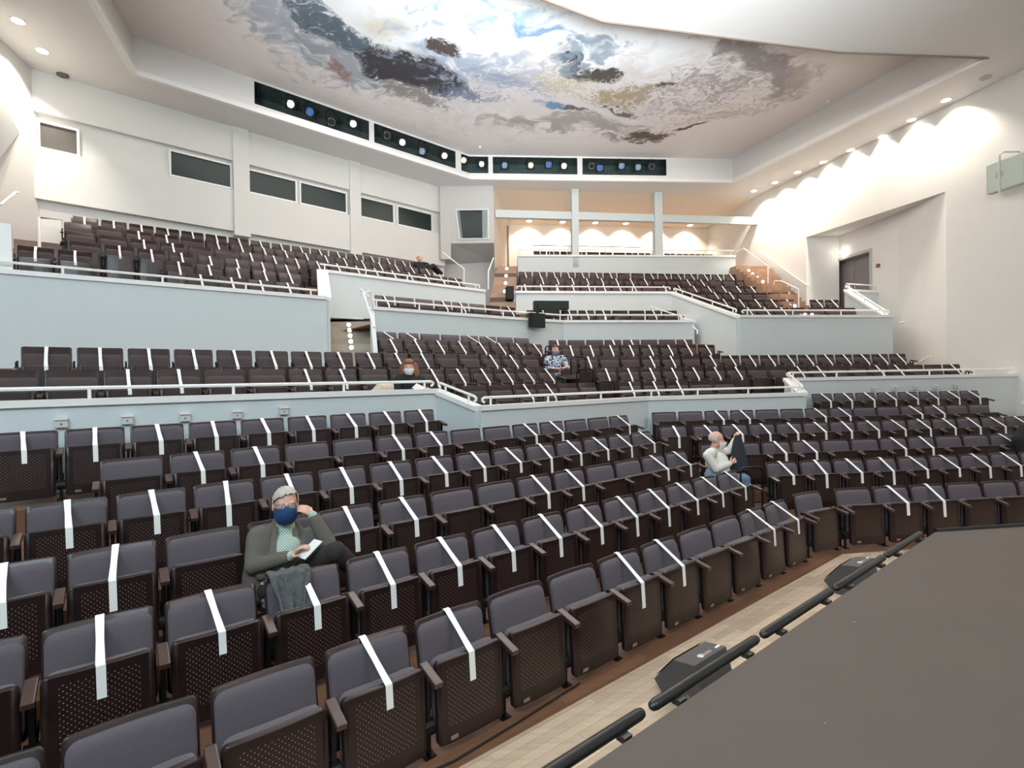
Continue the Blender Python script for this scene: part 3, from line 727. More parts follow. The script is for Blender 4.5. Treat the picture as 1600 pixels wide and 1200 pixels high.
mb = MB()
wq = [(wx0+.13, wz0), (wx1-.02, wz0), (wx1, wz1), (wx0, wz1)]
for i in range(4):
    (ax, az), (bx, bz) = wq[i], wq[(i+1) % 4]; mb.tube([(ax, Y1-.02, az), (bx, Y1-.02, bz)], .035, 4)
M_['curtain'] = mat('grey_curtain', srgb(168, 178, 178), .9)
wn = mb.build('window_7', M_['white'], kind='structure')
MB().prism([(wx0, Y1+.03), (wx1, Y1+.03), (wx1, Y1+.04), (wx0, Y1+.04)], wz0, wz1).build('pane', M_['glass'], wn)
for k, (xa, xb) in enumerate(((wx0+.02, wx0+.14), (wx1-.24, wx1-.02))):
    mb = MB(); n = 12; vs = []
    for i in range(n+1):
        x = xa+(xb-xa)*i/n; y = Y1+.0+.022*math.cos(i*2.2)
        sh = .10 if k == 0 else 0
        vs += [(x+sh, y, wz0), (x, y, wz1)]
    mb.add(vs, [(2*i, 2*i+2, 2*i+3, 2*i+1) for i in range(n)]); mb.build('curtain', M_['curtain'], wn, True)

# ------------------------------------------------------------------ ceiling with the coffer
HP = [(-6.6, 6.3), (-8.9, 12.3), (-1.45, 19.1), (8.55, 19.8), (11.25, 12.15), (7.56, 11.85), (1.96, 10.72)]
HP = [Vector(p) for p in HP]
bm = bmesh.new()
out = [Vector(p) for p in ((-16, -8), (-16, 24))] + [W('R', 19.9, -18).xy, W('R', 19.9, 16).xy] + [Vector((18, -8))]
out = [Vector((-16, -8)), Vector((-16, W('R', 19.9, -16).y)), W('R', 19.9, -14).xy, W('R', 19.9, 15).xy, Vector((18, 20)), Vector((18, -8))]
ve = []
for loop in (out, HP):
    vs = [bm.verts.new((p.x, p.y, CZ)) for p in loop]; n = len(vs)
    ve += [bm.edges.new((vs[i], vs[(i+1) % n])) for i in range(n)]
bmesh.ops.triangle_fill(bm, use_beauty=True, use_dissolve=False, edges=ve)
me = bpy.data.meshes.new('ceiling'); bm.to_mesh(me); bm.free(); me.materials.append(M_['ceil'])
ce = bpy.data.objects.new('ceiling', me); C.objects.link(ce); ce['kind'] = 'structure'
UZC = 8.22+ZC
# vertical coffer faces, with the spotlight slots cut out
mb = MB(); sz0, sz1 = 7.55+ZC, 8.16+ZC
def seg_s(px, py, A, B): return (at_pl(px, py, A, B).xy-A).dot((B-A).normalized())
SL = {1: [(398, 577), (585, 712), (721, 741)], 2: [(741, 763), (770, 902), (910, 1041)]}
nH = len(HP); slots = []
for i in range(nH):
    A, B = HP[i], HP[(i+1) % nH]; d = (B-A).normalized(); Ln = (B-A).length
    if i in SL:
        cuts = []
        for (x0, x1) in SL[i]:
            yy = lambda x: (170+.31*(x-400)) if i == 1 else 257
            cuts.append((max(0, seg_s(x0, yy(x0), A, B)), min(Ln, seg_s(x1, yy(x1), A, B))))
        if i == 2: cuts[0] = (0, cuts[0][1])
        if i == 1: cuts[-1] = (cuts[-1][0], Ln)
        strip(mb, [A, B], CZ, sz0); strip(mb, [A, B], sz1, UZC)
        s = 0
        for (a, b) in cuts:
            if a > s: strip(mb, [A+d*s, A+d*a], sz0, sz1)
            s = b; slots.append((A, d, a, b))
        if s < Ln: strip(mb, [A+d*s, B], sz0, sz1)
    else: strip(mb, [A, B], CZ, UZC)
mb.build('wall_coffer', M_['ceil'], kind='structure')
# dark lighting gallery behind the slots
mb = MB()
g = offs([HP[1], HP[2], HP[3]], 1.3)
if (g[1]-Vector((0, 12))).length < (HP[2]-Vector((0, 12))).length: g = offs([HP[1], HP[2], HP[3]], -1.3)
strip(mb, g, CZ+.1, UZC+.3)
for z in (CZ+.15, UZC+.2):
    for k in range(2): mb.quad((HP[k+1].x, HP[k+1].y, z), (HP[k+2].x, HP[k+2].y, z), (g[k+1].x, g[k+1].y, z), (g[k].x, g[k].y, z))
M_['cavity'] = mat('lightened_teal_cavity', srgb(86, 108, 104), .8, noise=.6, scale=2.5)  # base colour raised in place of light inside the slots
mb.build('wall_lighting_gallery', M_['cavity'], kind='structure')
# white lip around the coffer
pp = HP[1:5]; ins = offs(pp, -.16)
if (sum((p for p in ins), Vector((0, 0)))/4-Vector((0, 14))).length > (sum((p for p in pp), Vector((0, 0)))/4-Vector((0, 14))).length: ins = offs(pp, .16)
full = offs(HP+[HP[0]], .12); f2 = offs(HP+[HP[0]], -.12)
if abs(f2[2].y) < abs(full[2].y): full = f2
mb = MB()
for i in range(4):
    a, b, c, d = HP[i], HP[i+1], full[i+1], full[i]
    mb.prism([tuple(a), tuple(b), tuple(c), tuple(d)] , CZ-.02, CZ+.10)
mb.build('trim_9', M_['white'], kind='structure')
mb = MB()
for i in (4, 5, 6):
    j = (i+1) % nH; a, b = HP[i], HP[j]; n_ = Vector((-(b-a).y, (b-a).x)).normalized()
    mb.prism([tuple(a), tuple(b), tuple(b+n_*.03), tuple(a+n_*.03)], CZ-.03, CZ+.06)
M_['brownedge'] = mat('brown_edge_strip', srgb(132, 116, 104), .6)
mb.build('trim_10', M_['brownedge'], kind='structure')
# ------------------------------------------------------------------ painted upper ceiling
def painting():
    m = bpy.data.materials.new('painted_cloud_ceiling'); m.use_nodes = True; nt = m.node_tree; N = nt.nodes; L = nt.links; bs = N['Principled BSDF']
    bs.inputs['Roughness'].default_value = .8
    tc = N.new('ShaderNodeTexCoord').outputs['Object']
    def vm(op, a, b):
        n = N.new('ShaderNodeVectorMath'); n.operation = op
        for i, v in enumerate((a, b)):
            if isinstance(v, (tuple, Vector)): n.inputs[i].default_value = v
            elif isinstance(v, (int, float)): n.inputs['Scale'].default_value = v
            else: L.new(v, n.inputs[i])
        return n.outputs['Value'] if op == 'DOT_PRODUCT' else n.outputs['Vector']
    def mt(op, a, b=0.0, clamp=False):
        n = N.new('ShaderNodeMath'); n.operation = op; n.use_clamp = clamp
        for i, v in enumerate((a, b)):
            if isinstance(v, (int, float)): n.inputs[i].default_value = v
            else: L.new(v, n.inputs[i])
        return n.outputs[0]
    def noise(vec, sc, det=4, dist=0, col=False):
        n = N.new('ShaderNodeTexNoise'); n.inputs['Scale'].default_value = sc; n.inputs['Detail'].default_value = det; n.inputs['Distortion'].default_value = dist
        L.new(vec, n.inputs['Vector']); return n.outputs['Color' if col else 'Fac']
    w1 = vm('SCALE', vm('SUBTRACT', noise(tc, .35, 2, 0, True), (.5, .5, .5)), 2.6)
    w2 = vm('SCALE', vm('SUBTRACT', noise(tc, 1.6, 3, 0, True), (.5, .5, .5)), .9)
    P = vm('ADD', vm('ADD', tc, w1), w2)
    fine = noise(P, 2.4, 8, .6); fine2 = noise(P, 5.5, 6, 1.0); med = noise(P, 1.0, 5, 1.2)
    col = None
    def mixc(prev, c, fac):
        n = N.new('ShaderNodeMix'); n.data_type = 'RGBA'; L.new(fac, n.inputs[0])
        if isinstance(prev, tuple): n.inputs[6].default_value = prev
        else: L.new(prev, n.inputs[6])
        n.inputs[7].default_value = c; return n.outputs[2]
    def patch(prev, px, py, ax, ay, bx, by, c, soft=1.5, nz=None, amt=3.0, dens=0.0, mx=1.0):
        c0 = at_z(px, py, UZC); A = at_z(px+ax, py+ay, UZC)-c0; B = at_z(px+bx, py+by, UZC)-c0
        det = A.x*B.y-A.y*B.x
        r1 = (B.y/det, -B.x/det, 0); r2 = (-A.y/det, A.x/det, 0)
        q = vm('SUBTRACT', P if nz is not None else P, (c0.x, c0.y, 0))
        u = vm('DOT_PRODUCT', q, r1); v = vm('DOT_PRODUCT', q, r2)
        d = mt('SQRT', mt('ADD', mt('MULTIPLY', u, u), mt('MULTIPLY', v, v)))
        k = mt('MULTIPLY', mt('SUBTRACT', 1.0, d), soft)
        k = mt('ADD', k, dens)
        if nz is not None: k = mt('ADD', k, mt('MULTIPLY', mt('SUBTRACT', nz, .5), amt))
        # stay inside the ellipse
        k = mt('MINIMUM', k, mt('MULTIPLY', mt('SUBTRACT', 1.25, d), 5.0))
        k = mt('MULTIPLY', k, 1.0, True)
        if mx < 1: k = mt('MULTIPLY', k, mx)
        return mixc(prev, c, k)
    g = lambda *a: srgb(*a)
    col = g(232, 226, 223)
    col = patch(col, 800, 40, 420, -10, 40, 140, g(238, 244, 248), 1.6, med, 1.5, .3)
    col = patch(col, 850, 150, 330, -10, 30, 70, g(214, 208, 208), 2, fine, 3.1, -.1, .8)
    for a in [
        (440, 50, 90, 60, -25, 40, g(168, 178, 190), 1.5, fine, 4.3, 0, .9),
        (540, 100, 90, 45, -20, 25, g(150, 158, 168), 1.5, fine, 4.3, .1, .85),
        (500, 35, 60, 45, 18, -12, g(92, 108, 122), 1.5, fine2, 4.3, .5, .95),
        (575, 75, 70, 40, 16, -14, g(88, 104, 116), 1.5, fine2, 4.3, .5, .95),
        (650, 112, 75, 25, 10, -26, g(62, 60, 66), 2.5, fine2, 5.0, 1.0, 1),
        (520, 108, 24, 12, 8, -8, g(150, 110, 108), 1.5, fine2, 3.7, .3, .8),
        (640, 152, 50, 18, 6, -14, g(140, 132, 130), 1.5, fine2, 5.0, .2, .9),
        (600, 30, 50, 20, -10, 24, g(214, 208, 190), 1, med, 1.2, .3, .8),
        (740, 90, 130, 20, 10, 60, g(168, 186, 208), 1.2, fine, 5.0, -.2, .85),
        (800, 15, 150, 10, 0, 18, g(160, 196, 222), 1, fine, 5.0, -.2, .8),
        (860, 50, 70, 25, -6, 12, g(120, 160, 205), 1.5, fine, 3.7, .1, .85),
        (780, 60, 120, 4, 0, 12, g(244, 248, 250), 1.8, med, 0.6, .8, 1),
        (720, 150, 60, 12, 6, -14, g(110, 126, 150), 1.5, fine2, 5.0, .1, .9),
        (800, 128, 60, 20, 6, -22, g(150, 160, 184), 1.2, fine2, 5.0, .1, .85),
        (708, 78, 24, 4, 4, -9, g(88, 76, 74), 2, fine2, 5.0, .6, 1),
        (905, 92, 20, 3, 3, -6, g(52, 48, 50), 2.5, fine2, 4.3, 1, 1),
        (940, 110, 42, 4, 4, -12, g(84, 76, 70), 2, fine2, 5.0, .7, 1),
        (880, 130, 60, 6, 6, -26, g(196, 188, 166), 1.3, fine2, 5.6, .1, .9),
        (925, 85, 55, -6, 6, -24, g(140, 160, 176), 1.3, fine, 5.0, .1, .85),
        (975, 150, 60, -8, 8, -16, g(166, 148, 118), 1.5, fine2, 5.6, .2, .9),
        (1040, 134, 26, -3, 3, -8, g(70, 66, 68), 2, fine2, 6.2, .1, 1),
        (850, 170, 24, 5, 3, -6, g(90, 140, 180), 2, fine2, 3.7, .5, .9),
        (885, 178, 24, 3, 3, -7, g(84, 76, 76), 2, fine2, 5.6, .4, .9),
        (960, 172, 22, 2, 3, -6, g(76, 72, 74), 2, fine2, 6.2, .2, .9),
        (900, 198, 130, 6, 4, -12, g(164, 160, 158), 1.5, fine, 4.3, .3, .9),
        (1010, 215, 34, -4, 4, -8, g(104, 88, 82), 2, fine2, 5.0, .6, 1),
        (950, 222, 20, 3, 3, -7, g(160, 148, 142), 1.5, fine2, 5.0, .3, .9),
        (1080, 196, 30, -6, 3, -3, g(96, 84, 80), 2, fine2, 3.1, .6, 1),
        (1145, 82, 60, 14, 10, -28, g(152, 150, 150), 1.6, fine, 3.7, .5, .95),
        (1190, 120, 34, 30, 26, -16, g(150, 144, 144), 1.5, fine, 3.7, .4, .9),
        (1110, 130, 60, 10, 10, -20, g(160, 154, 158), 1.2, fine2, 5.6, 0, .85),
        (1235, 125, 30, -20, 20, 16, g(190, 180, 172), 1.2, fine, 3.7, .2, .8),
        (1130, 172, 90, -20, 10, 12, g(196, 184, 168), 1.2, fine2, 5.0, 0, .8),
        (1060, 160, 90, -10, 10, 30, g(176, 164, 166), 1.2, fine2, 6.2, -.4, .8)]:
        col = patch(col, *a)
    L.new(col, bs.inputs['Base Color'])
    return m
mb = MB(); mb.poly([(p.x, p.y, UZC) for p in HP]); mb.build('ceiling_painted', painting(), kind='structure')
# dividers between the lighting slots
dvd = []
for si, (A, d, a, b) in enumerate(slots):
    n_ = Vector((-d.y, d.x))
    if n_.dot(A-Vector((0, 0))) < 0: n_ = -n_
    # safety mesh: thin wires
    t = tag(None or MB().build('x', M_['black']), 'x', 'x') if False else None
    mb = MB(); k = a+.03
    while k < b-.02:
        p = A+d*k+n_*.04; mb.tube([(p.x, p.y, sz0), (p.x, p.y, sz1)], .0045, 3, caps=False); k += .085
    z = sz0+.04
    while z < sz1:
        p, q = A+d*a+n_*.04, A+d*b+n_*.04; mb.tube([(p.x, p.y, z), (q.x, q.y, z)], .0045, 3, caps=False); z += .085
    nm = ['long slot nearest the left edge', 'second slot from the left edge', 'short slot left of the ceiling corner', 'short slot right of the ceiling corner', 'wide slot in the middle of the hall', 'rightmost slot above the gallery'][si]
    tag(mb.build('wire_mesh', M_['black']), 'dark wire safety mesh across the '+nm, 'mesh', 'wire meshes of the lighting slots')
# stage spotlights in the slots
lens_cols = {}
def lensmat(name, c, e):
    if name not in lens_cols: lens_cols[name] = mat('lens_'+name, srgb(*c), .1, emit=srgb(*c), es=e)
    return lens_cols[name]
M_['spot'] = mat('spotlight_housing', srgb(150, 164, 166), .5)  # housing colour lightened too, instead of lighting the cavity
SPOT = [(453, 162, 1, 'white'), (483, 174, 1, 'blue'), (517, 190, 1, 'dark'), (551, 193, 1, 'white'), (604, 211, 1, 'dark'), (628, 222, 1, 'white'), (659, 236, 1, 'blue_grey'), (694, 243, 1, 'white'), (724, 250, 1, 'warm'),
        (752, 256, 2, 'warm'), (788, 258, 2, 'blue_grey'), (829, 258, 2, 'warm'), (857, 257, 2, 'blue'), (881, 259, 2, 'white'), (924, 259, 2, 'dark'), (937, 262, 2, 'blue'), (971, 259, 2, 'blue_grey'), (997, 261, 2, 'blue_grey'), (1018, 260, 2, 'dark')]
LC_ = {'white': ((255, 250, 240), 3), 'blue': ((70, 120, 200), .5), 'dark': ((60, 58, 56), .05), 'blue_grey': ((130, 160, 190), .6), 'warm': ((240, 220, 180), 1.2)}
LN_ = {'white': 'brightly lit white lens', 'blue': 'blue lens', 'dark': 'dark unlit lens', 'blue_grey': 'pale blue lens', 'warm': 'dim warm lens'}
for i, (px, py, hi, c) in enumerate(SPOT):
    A, B = HP[hi], HP[hi+1]
    dd_ = (B-A).normalized(); nn_ = Vector((-dd_.y, dd_.x))
    if nn_.dot(A) < 0: nn_ = -nn_
    p = at_pl(px, py, A, B, 0); p = Vector((0, 0, ZC)) + (p-Vector((0, 0, ZC)))*((p.xy.length+.38)/p.xy.length)
    t = thing('stage_spotlight', 'hanging spotlight with %s, %s from left along the ceiling slots' % (LN_[c], ORD[i+1]), 'spotlight', p, 0, 'spotlights in the ceiling lighting gallery')
    ax = (Vector((2+.1*px/100, 5, 2.5))-p).normalized()
    q = lambda s: tuple(ax*s)
    MB().tube([q(-.32), q(-.28), q(-.05), q(.06)], .1, 12, radii=[.06, .10, .115, .12]).build('housing', M_['spot'], t, True)
    MB().tube([q(.061), q(.072)], .095, 14).build('lens', lensmat(c, *LC_[c]), t, True)
    x = ax.cross(Vector((0, 0, 1))).normalized(); top = Vector((0, 0, min(.5, UZC+.15-p.z-.05)))
    yk = [x*.14, x*.15+top*.45, x*.10+top*.85, top, x*-.10+top*.85, x*-.15+top*.45, x*-.14]
    MB().tube(yk, .012, 6).build('yoke', M_['black'], t, True)
    bd = MB()
    R = ax.to_track_quat('Y', 'Z').to_matrix().to_4x4()
    bd.box(-.15, .15, .085, .095, -.15, -.11, M=R); bd.box(-.15, .15, .085, .095, .11, .15, M=R); bd.box(-.15, -.11, .085, .095, -.11, .11, M=R); bd.box(.11, .15, .085, .095, -.11, .11, M=R)
    bd.build('filter_frame', M_['black'], t)
# ------------------------------------------------------------------ downlights
def downlight(p, label, power, group, warm=(1, .90, .77), aim=None, size=55, on=True, r=.11, tilt=None):
    t = thing('downlight', label, 'ceiling light', p, 0, group)
    MB().tube([(0, 0, -.012), (0, 0, .0)], r*1.12, 20).build('trim_ring', M_['white'], t, True)
    MB().tube([(0, 0, -.017), (0, 0, -.0125)], r*.9, 20).build('diffuser', M_['lamp'] if on else M_['black'], t, True)
    if power:
        l = bpy.data.lights.new('downlight_beam', 'SPOT'); l.energy = power; l.color = warm; l.spot_size = math.radians(size); l.spot_blend = .6; l.shadow_soft_size = .05
        o = bpy.data.objects.new('downlight_beam', l); C.objects.link(o); o.location = (0, 0, -.05); o.parent = t
        if aim: o.rotation_euler = (Vector(aim)-Vector((0, 0, -.05))).to_track_quat('-Z', 'Y').to_euler()
        elif tilt is not None: o.rotation_euler = Vector(tilt).to_track_quat('-Z', 'Y').to_euler()
    return t
RP = [(1478, 156), (1424, 187), (1378, 213), (1329, 234), (1286, 253), (1246, 269), (1211, 285), (1178, 298)]
for i, (x, y) in enumerate(RP):
    p = at_z(x, y, CZ)
    downlight(p, 'lit round downlight along the right wall ceiling, %s from the stage end' % ORD[i+1], 300, 'downlights along the right wall', tilt=(no.x*.25, no.y*.25, -1), size=110)
for i, (x, y) in enumerate(((28, 32), (66, 79))):
    p = at_z(x, y, CZ)
    downlight(p, 'round lit downlight in the ceiling at the upper left, '+('nearer the left edge' if i == 0 else 'next to the small dark vent'), 300, 'downlights at the upper left', tilt=(-.25, -.08, -1), size=110)
p = LC-sd*3.6+Vector((sd.y, -sd.x))*.6
for (x, y, lb) in ((98, 117, 'small dark round ceiling vent at the upper left'), (1540, 121, 'small dark ceiling vent near the top right corner')):
    p = at_z(x, y, CZ-.006); tag(MB().tube([(0, 0, -.02), (0, 0, 0)], .12, 18).build('ceiling_vent', M_['frame' if x > 500 else 'felt'], smooth=True), lb, 'vent').location = p
GX = [827, 879, 930, 978, 1030, 1078]
for i, x in enumerate(GX):
    q = at_perp(x, 350, 'R', 22.55); zc = 7.3+ZC-(22.55-19.9)/3.15*.44-.005
    q.z = zc-.02
    downlight(q, 'lit downlight in the gallery ceiling washing the back wall, %s from left' % ORD[i+1], 190, 'downlights of the top gallery', tilt=(nv('R').x*.25, nv('R').y*.25, -1), size=120, r=.13)
for x, y, pw in ((860, 320, 60), (1090, 320, 60)):
    pass
# ------------------------------------------------------------------ stairs with step lights
def stairs(name, t, a0, a1, p0, z0, n, run, rise, lamps, label, glab, la=.5):
    mb = MB()
    for k in range(n):
        q = [W(t, p0+run*k, a0).xy, W(t, p0+run*k, a1).xy, W(t, p0+run*n+.1, a1).xy, W(t, p0+run*n+.1, a0).xy]
        mb.prism([tuple(p) for p in q], z0+rise*k-(.0 if k else .3), z0+rise*(k+1))
    ob = mb.build(name, M_['stair'], kind='structure')
    for j, k in enumerate(lamps):
        p = W(t, p0+run*k-.012, a0+(a1-a0)*la, z0+rise*(k+.55))
        s = thing('step_light', 'small lit step light, %s from bottom, on the %s' % (ORD[j+1], glab), 'step light', p, angL if t == 'L' else math.pi/2-TH['R'], 'step lights on the '+glab)
        MB().tube([(0, -.0, 0), (0, .02, 0)], .055, 14).build('lens', M_['lamp'], s, True); MB().tube([(0, .004, 0), (0, .02, 0)], .07, 14).build('trim_ring', M_['steel'], s, True)
    return ob
sa0, sa1 = al_px(516, 'L', 10.0, 530), al_px(580, 'L', 10.0, 530)
M_['greystair'] = planks('grey_stair_boards', srgb(190, 180, 166), srgb(176, 164, 150), srgb(90, 84, 78), .15, 1.4, 0)
mb = MB()
for k in range(11):
    Y = 10.3+.3*k; z = 2.0+.165*(k+1)
    mb.prism([(at_y(509, 520, Y).x, Y), (at_y(586, 520, Y).x, Y), (at_y(586, 520, 13.75).x, 13.75), (at_y(509, 520, 13.75).x, 13.75)], z-.165 if k else 1.9, z)
mb.build('floor_stairs_left', M_['greystair'], kind='structure')
for j, k in enumerate((6, 7, 8, 9, 10)):
    p = at_y(549-.9*j, 530, 10.3+.3*k-.014); p.z = 2.0+.165*(k+.5)
    s = thing('step_light', 'small lit step light, %s from bottom, on the grey stairs left of the box tier' % ORD[j+1], 'step light', p, 0, 'step lights on the grey stairs')
    MB().tube([(0, 0, 0), (0, .02, 0)], .05, 14).build('lens', M_['lamp'], s, True); MB().tube([(0, .004, 0), (0, .02, 0)], .065, 14).build('trim_ring', M_['steel'], s, True)
# flank wall beside these stairs
p0, p1 = at_y(586, 550, 10.25), W('L', 11.1, 4.58, 3.9)
mb = MB(); n_ = dv('L')*.1
mb.prism([tuple(p0.xy), tuple(p0.xy+n_), tuple(p1.xy+n_), tuple(p1.xy)], [1.8]*4, [2.3, 2.3, 3.95, 3.95]); mb.build('wall_stair_cheek', M_['fascia'], kind='structure')
MB().prism([(at_y(495, 520, 13.8).x, 13.8), (at_y(578, 520, 13.8).x, 13.8), (at_y(578, 520, 13.9).x, 13.9), (at_y(495, 520, 13.9).x, 13.9)], 1.7, 3.94).build('wall_stair_shade', M_['black'], kind='structure')  # black sheet added for the shade in the gap above the stairs
q0, q1, q2, q3 = at_perp(585, 512, 'L', 10.2), at_perp(568, 458, 'L', 11.0), at_perp(578, 455, 'L', 11.2), at_perp(584, 478, 'L', 11.3)
t = thing('handrail', 'sloping white tube handrail beside the grey stairs left of the box tier', 'railing', q0); MB().tube([Vector((0, 0, 0)), q1-q0, q2-q0, q3-q0], .022, 8).build('rail', M_['white'], t, True)
# stairs to the gallery, left of the upper centre balcony
mb = MB(); nst = 15; dYs = .34
for k in range(nst):
    f = k/(nst-1); Y = 15.0+dYs*k; z = 3.56+.2*(k+1)
    xa, xb = at_y(757+19*f, 440, Y).x, at_y(803+5*f, 440, Y).x; Y2 = Y+dYs*1.2; xa2, xb2 = at_y(757+19*f, 440, Y2).x, at_y(803+5*f, 440, Y2).x
    mb.prism([(xa, Y), (xb, Y), (xb2, Y2), (xa2, Y2)], 3.0, z)
mb.build('floor_stairs_gallery', M_['stair'], kind='structure')
for j, k in enumerate((1, 3, 4, 8, 10, 12, 14)):
    f = k/(nst-1); p = at_y(784+8*f, 440, 15.0+dYs*k-.012); p.z = 3.56+.2*(k+.55)
    s_ = thing('step_light', 'small lit step light, %s from bottom, on the wooden stairs to the top gallery' % ORD[j+1], 'step light', p, 0, 'step lights on the gallery stairs')
    MB().tube([(0, 0, 0), (0, .02, 0)], .05, 14).build('lens', M_['lamp'], s_, True); MB().tube([(0, .004, 0), (0, .02, 0)], .065, 14).build('trim_ring', M_['steel'], s_, True)
# stairs along the right wall
ra0 = al_px(1146, 'R', 19.0, 430)
def right_stairs():
    mb = MB(); n = 17
    for k in range(n):
        p = 13.5+.36*k; z = 3.55+.182*(k+1)
        e0 = 12.6-(p-13.5)*.30+(.0)
        e0 = al_px(1241, 'R', 14.4, 480)+(ra0-al_px(1241, 'R', 14.4, 480))*((p-14.2)/(19.6-14.2))
        w_ = .5+1.0*(p-13.5)/6.1; e0 += .35*(p-13.5)/6.1
        q = [W('R', p, e0).xy, W('R', p, e0+w_).xy, W('R', p+.37, e0+w_-.05).xy, W('R', p+.37, e0-.05).xy]
        mb.prism([tuple(v) for v in q], 2.5 if k < 2 else z-.9, z)
    mb.build('floor_stairs_right', M_['stair'], kind='structure')
right_stairs()
for i, (x, y, P_) in enumerate(((1269, 492, 14.2), (1258, 492, 14.1), (1242, 478, 14.9), (1192, 440, 17.3), (1184, 434, 17.9), (1176, 428, 18.4), (1170, 423, 18.9))):
    p = at_perp(x, y, 'R', P_)
    s = thing('step_light', 'small lit step light on the stairs by the right wall, %s from bottom' % ORD[i+1], 'step light', p, math.pi/2-TH['R'], 'step lights by the right wall')
    MB().tube([(0, -.0, 0), (0, .02, 0)], .05, 14).build('lens', M_['lamp'], s, True); MB().tube([(0, .004, 0), (0, .02, 0)], .065, 14).build('trim_ring', M_['steel'], s, True)
def freerail(pts, label, r=.02, posts=()):
    P = [at_perp(x, y, t, p) for (x, y, t, p) in pts]; t_ = thing('handrail', label, 'railing', P[0], 0, 'white stair handrails'); o = P[0]
    MB().tube([p-o for p in P], r, 8).build('rail', M_['white'], t_, True)
    for (x, y, w_, p, y2) in posts:
        a, b = at_perp(x, y, w_, p), at_perp(x, y2, w_, p); MB().tube([a-o, b-o], r, 8).build('post', M_['white'], t_, True)
freerail([(1150, 393, 'R', 19.7), (1162, 388, 'R', 19.4), (1200, 416, 'R', 17.4), (1200, 450, 'R', 17.4)], 'white handrail descending from the top gallery along the wooden stairs')
freerail([(1209, 445, 'R', 16.4), (1210, 439, 'R', 16.4), (1221, 439, 'R', 16.2), (1248, 452, 'R', 14.7), (1248, 487, 'R', 14.7)], 'white handrail around the foot of the wooden stairs by the right wall')
P = [at_pl(1190, 394, RA, RB, 0), at_pl(1262, 445, RA, RB, 0), at_pl(1268, 446, RA, RB, 0)]
P = [p-Vector((no.x, no.y, 0))*.08 for p in P]
t = thing('handrail', 'white handrail fixed to the right wall, sloping down towards the grey doors', 'railing', P[0]); MB().tube([p-P[0] for p in P], .022, 8).build('rail', M_['white'], t, True)
for f in (.1, .5, .9):
    p = P[0].lerp(P[1], f)-P[0]; MB().tube([p, p+Vector((no.x, no.y, 0))*.09], .012, 6).build('bracket', M_['white'], t, True)
P = [at_pl(1408, 503, RA, RB, 0), at_pl(1417, 503, RA, RB, 0)]
P = [at_pl(1437, 567, RA, RB, 0), at_pl(1452, 559, RA, RB), at_pl(1458, 556, RA, RB)]; P = [p-Vector((no.x, no.y, 0))*.08 for p in P]
t = thing('handrail', 'short white wall handrail just above the right end of the lower balcony seats', 'railing', P[0]); MB().tube([p-P[0] for p in P], .02, 8).build('rail', M_['white'], t, True)
freerail([(691, 394, 'L', 15.2), (725, 420, 'L', 14.4), (725, 442, 'L', 14.4)], 'white handrail sloping below the control booth')
freerail([(763, 452, 'R', 15.3), (763, 424, 'R', 15.3), (771, 403, 'R', 17.0)], 'white handrail at the left side of the wooden gallery stairs', posts=())
freerail([(806, 415, 'R', 19.3), (810, 387, 'R', 19.6), (815, 385, 'R', 19.7)], 'short white handrail at the left end of the top gallery', .018)
freerail([(1083, 510, 'R', 14.7), (1090, 517, 'R', 13.9), (1089, 522, 'R', 13.8)], 'short white handrail below the right end of the box tier', .018)
stairs('floor_stairs_box', 'R', al_px(1084, 'R', 14.0, 530), al_px(1098, 'R', 14.0, 530)+.6, 13.6, 2.55, 4, .3, .17, (), '', 'stairs')
# white pier and gate at the far left of the upper balcony
pz = at_perp(1, 336, 'L', 11.6)
vwall('wall_left_pier', at_perp(-40, 380, 'L', 11.2).xy, at_perp(18, 380, 'L', 11.2).xy, 3.9, at_perp(10, 349, 'L', 11.2).z, .12, M_['white'])
freerail([(62, 402, 'L', 15.0), (61, 340, 'L', 15.2), (98, 343, 'L', 15.5), (101, 386, 'L', 15.5)], 'white tube frame beside the seats at the top left, by the wooden steps', .03)
freerail([(0, 320, 'L', 13.8), (24, 301, 'L', 15.0), (28, 301, 'L', 15.2)], 'white handrail fixed to the wall at the left edge', .025)
stairs('floor_stairs_upper_left', 'L', -3.6, -1.0, 13.5, 4.1, 5, .34, .2, (2, 3), '', 'wooden steps at the top left', .75)
# ------------------------------------------------------------------ wall boxes
def socket(p, rz, i, txt):
    t = thing('wall_socket', txt, 'wall socket', p, rz, 'white connection boxes on the balcony front')
    MB().box(-.055, .055, -.035, 0, -.05, .05).build('cover', M_['greyplastic'], t, bevel=.006)
    MB().box(-.055, .055, -.05, 0, .035, .055).build('hood', M_['white'], t); MB().tube([(0, -.035, -.01), (0, -.04, -.01)], .008, 8).build('screw', M_['black'], t)
for i, (x, y) in enumerate(((96, 661), (199, 656), (289, 652), (370, 648), (443, 642))):
    socket(at_perp(x, y, 'L', 7.42), angL, i, 'small white connection box above the back row of the left stalls, %s from left' % ORD[i+1])
for i, (x, y) in enumerate(((1364, 608), (1397, 607), (1429, 606), (1461, 605), (1493, 604))):
    socket(at_perp(x, y, 'R', 10.97), math.pi/2-TH['R'], i, 'small white connection box above the back row of the right stalls, %s from left' % ORD[i+1])
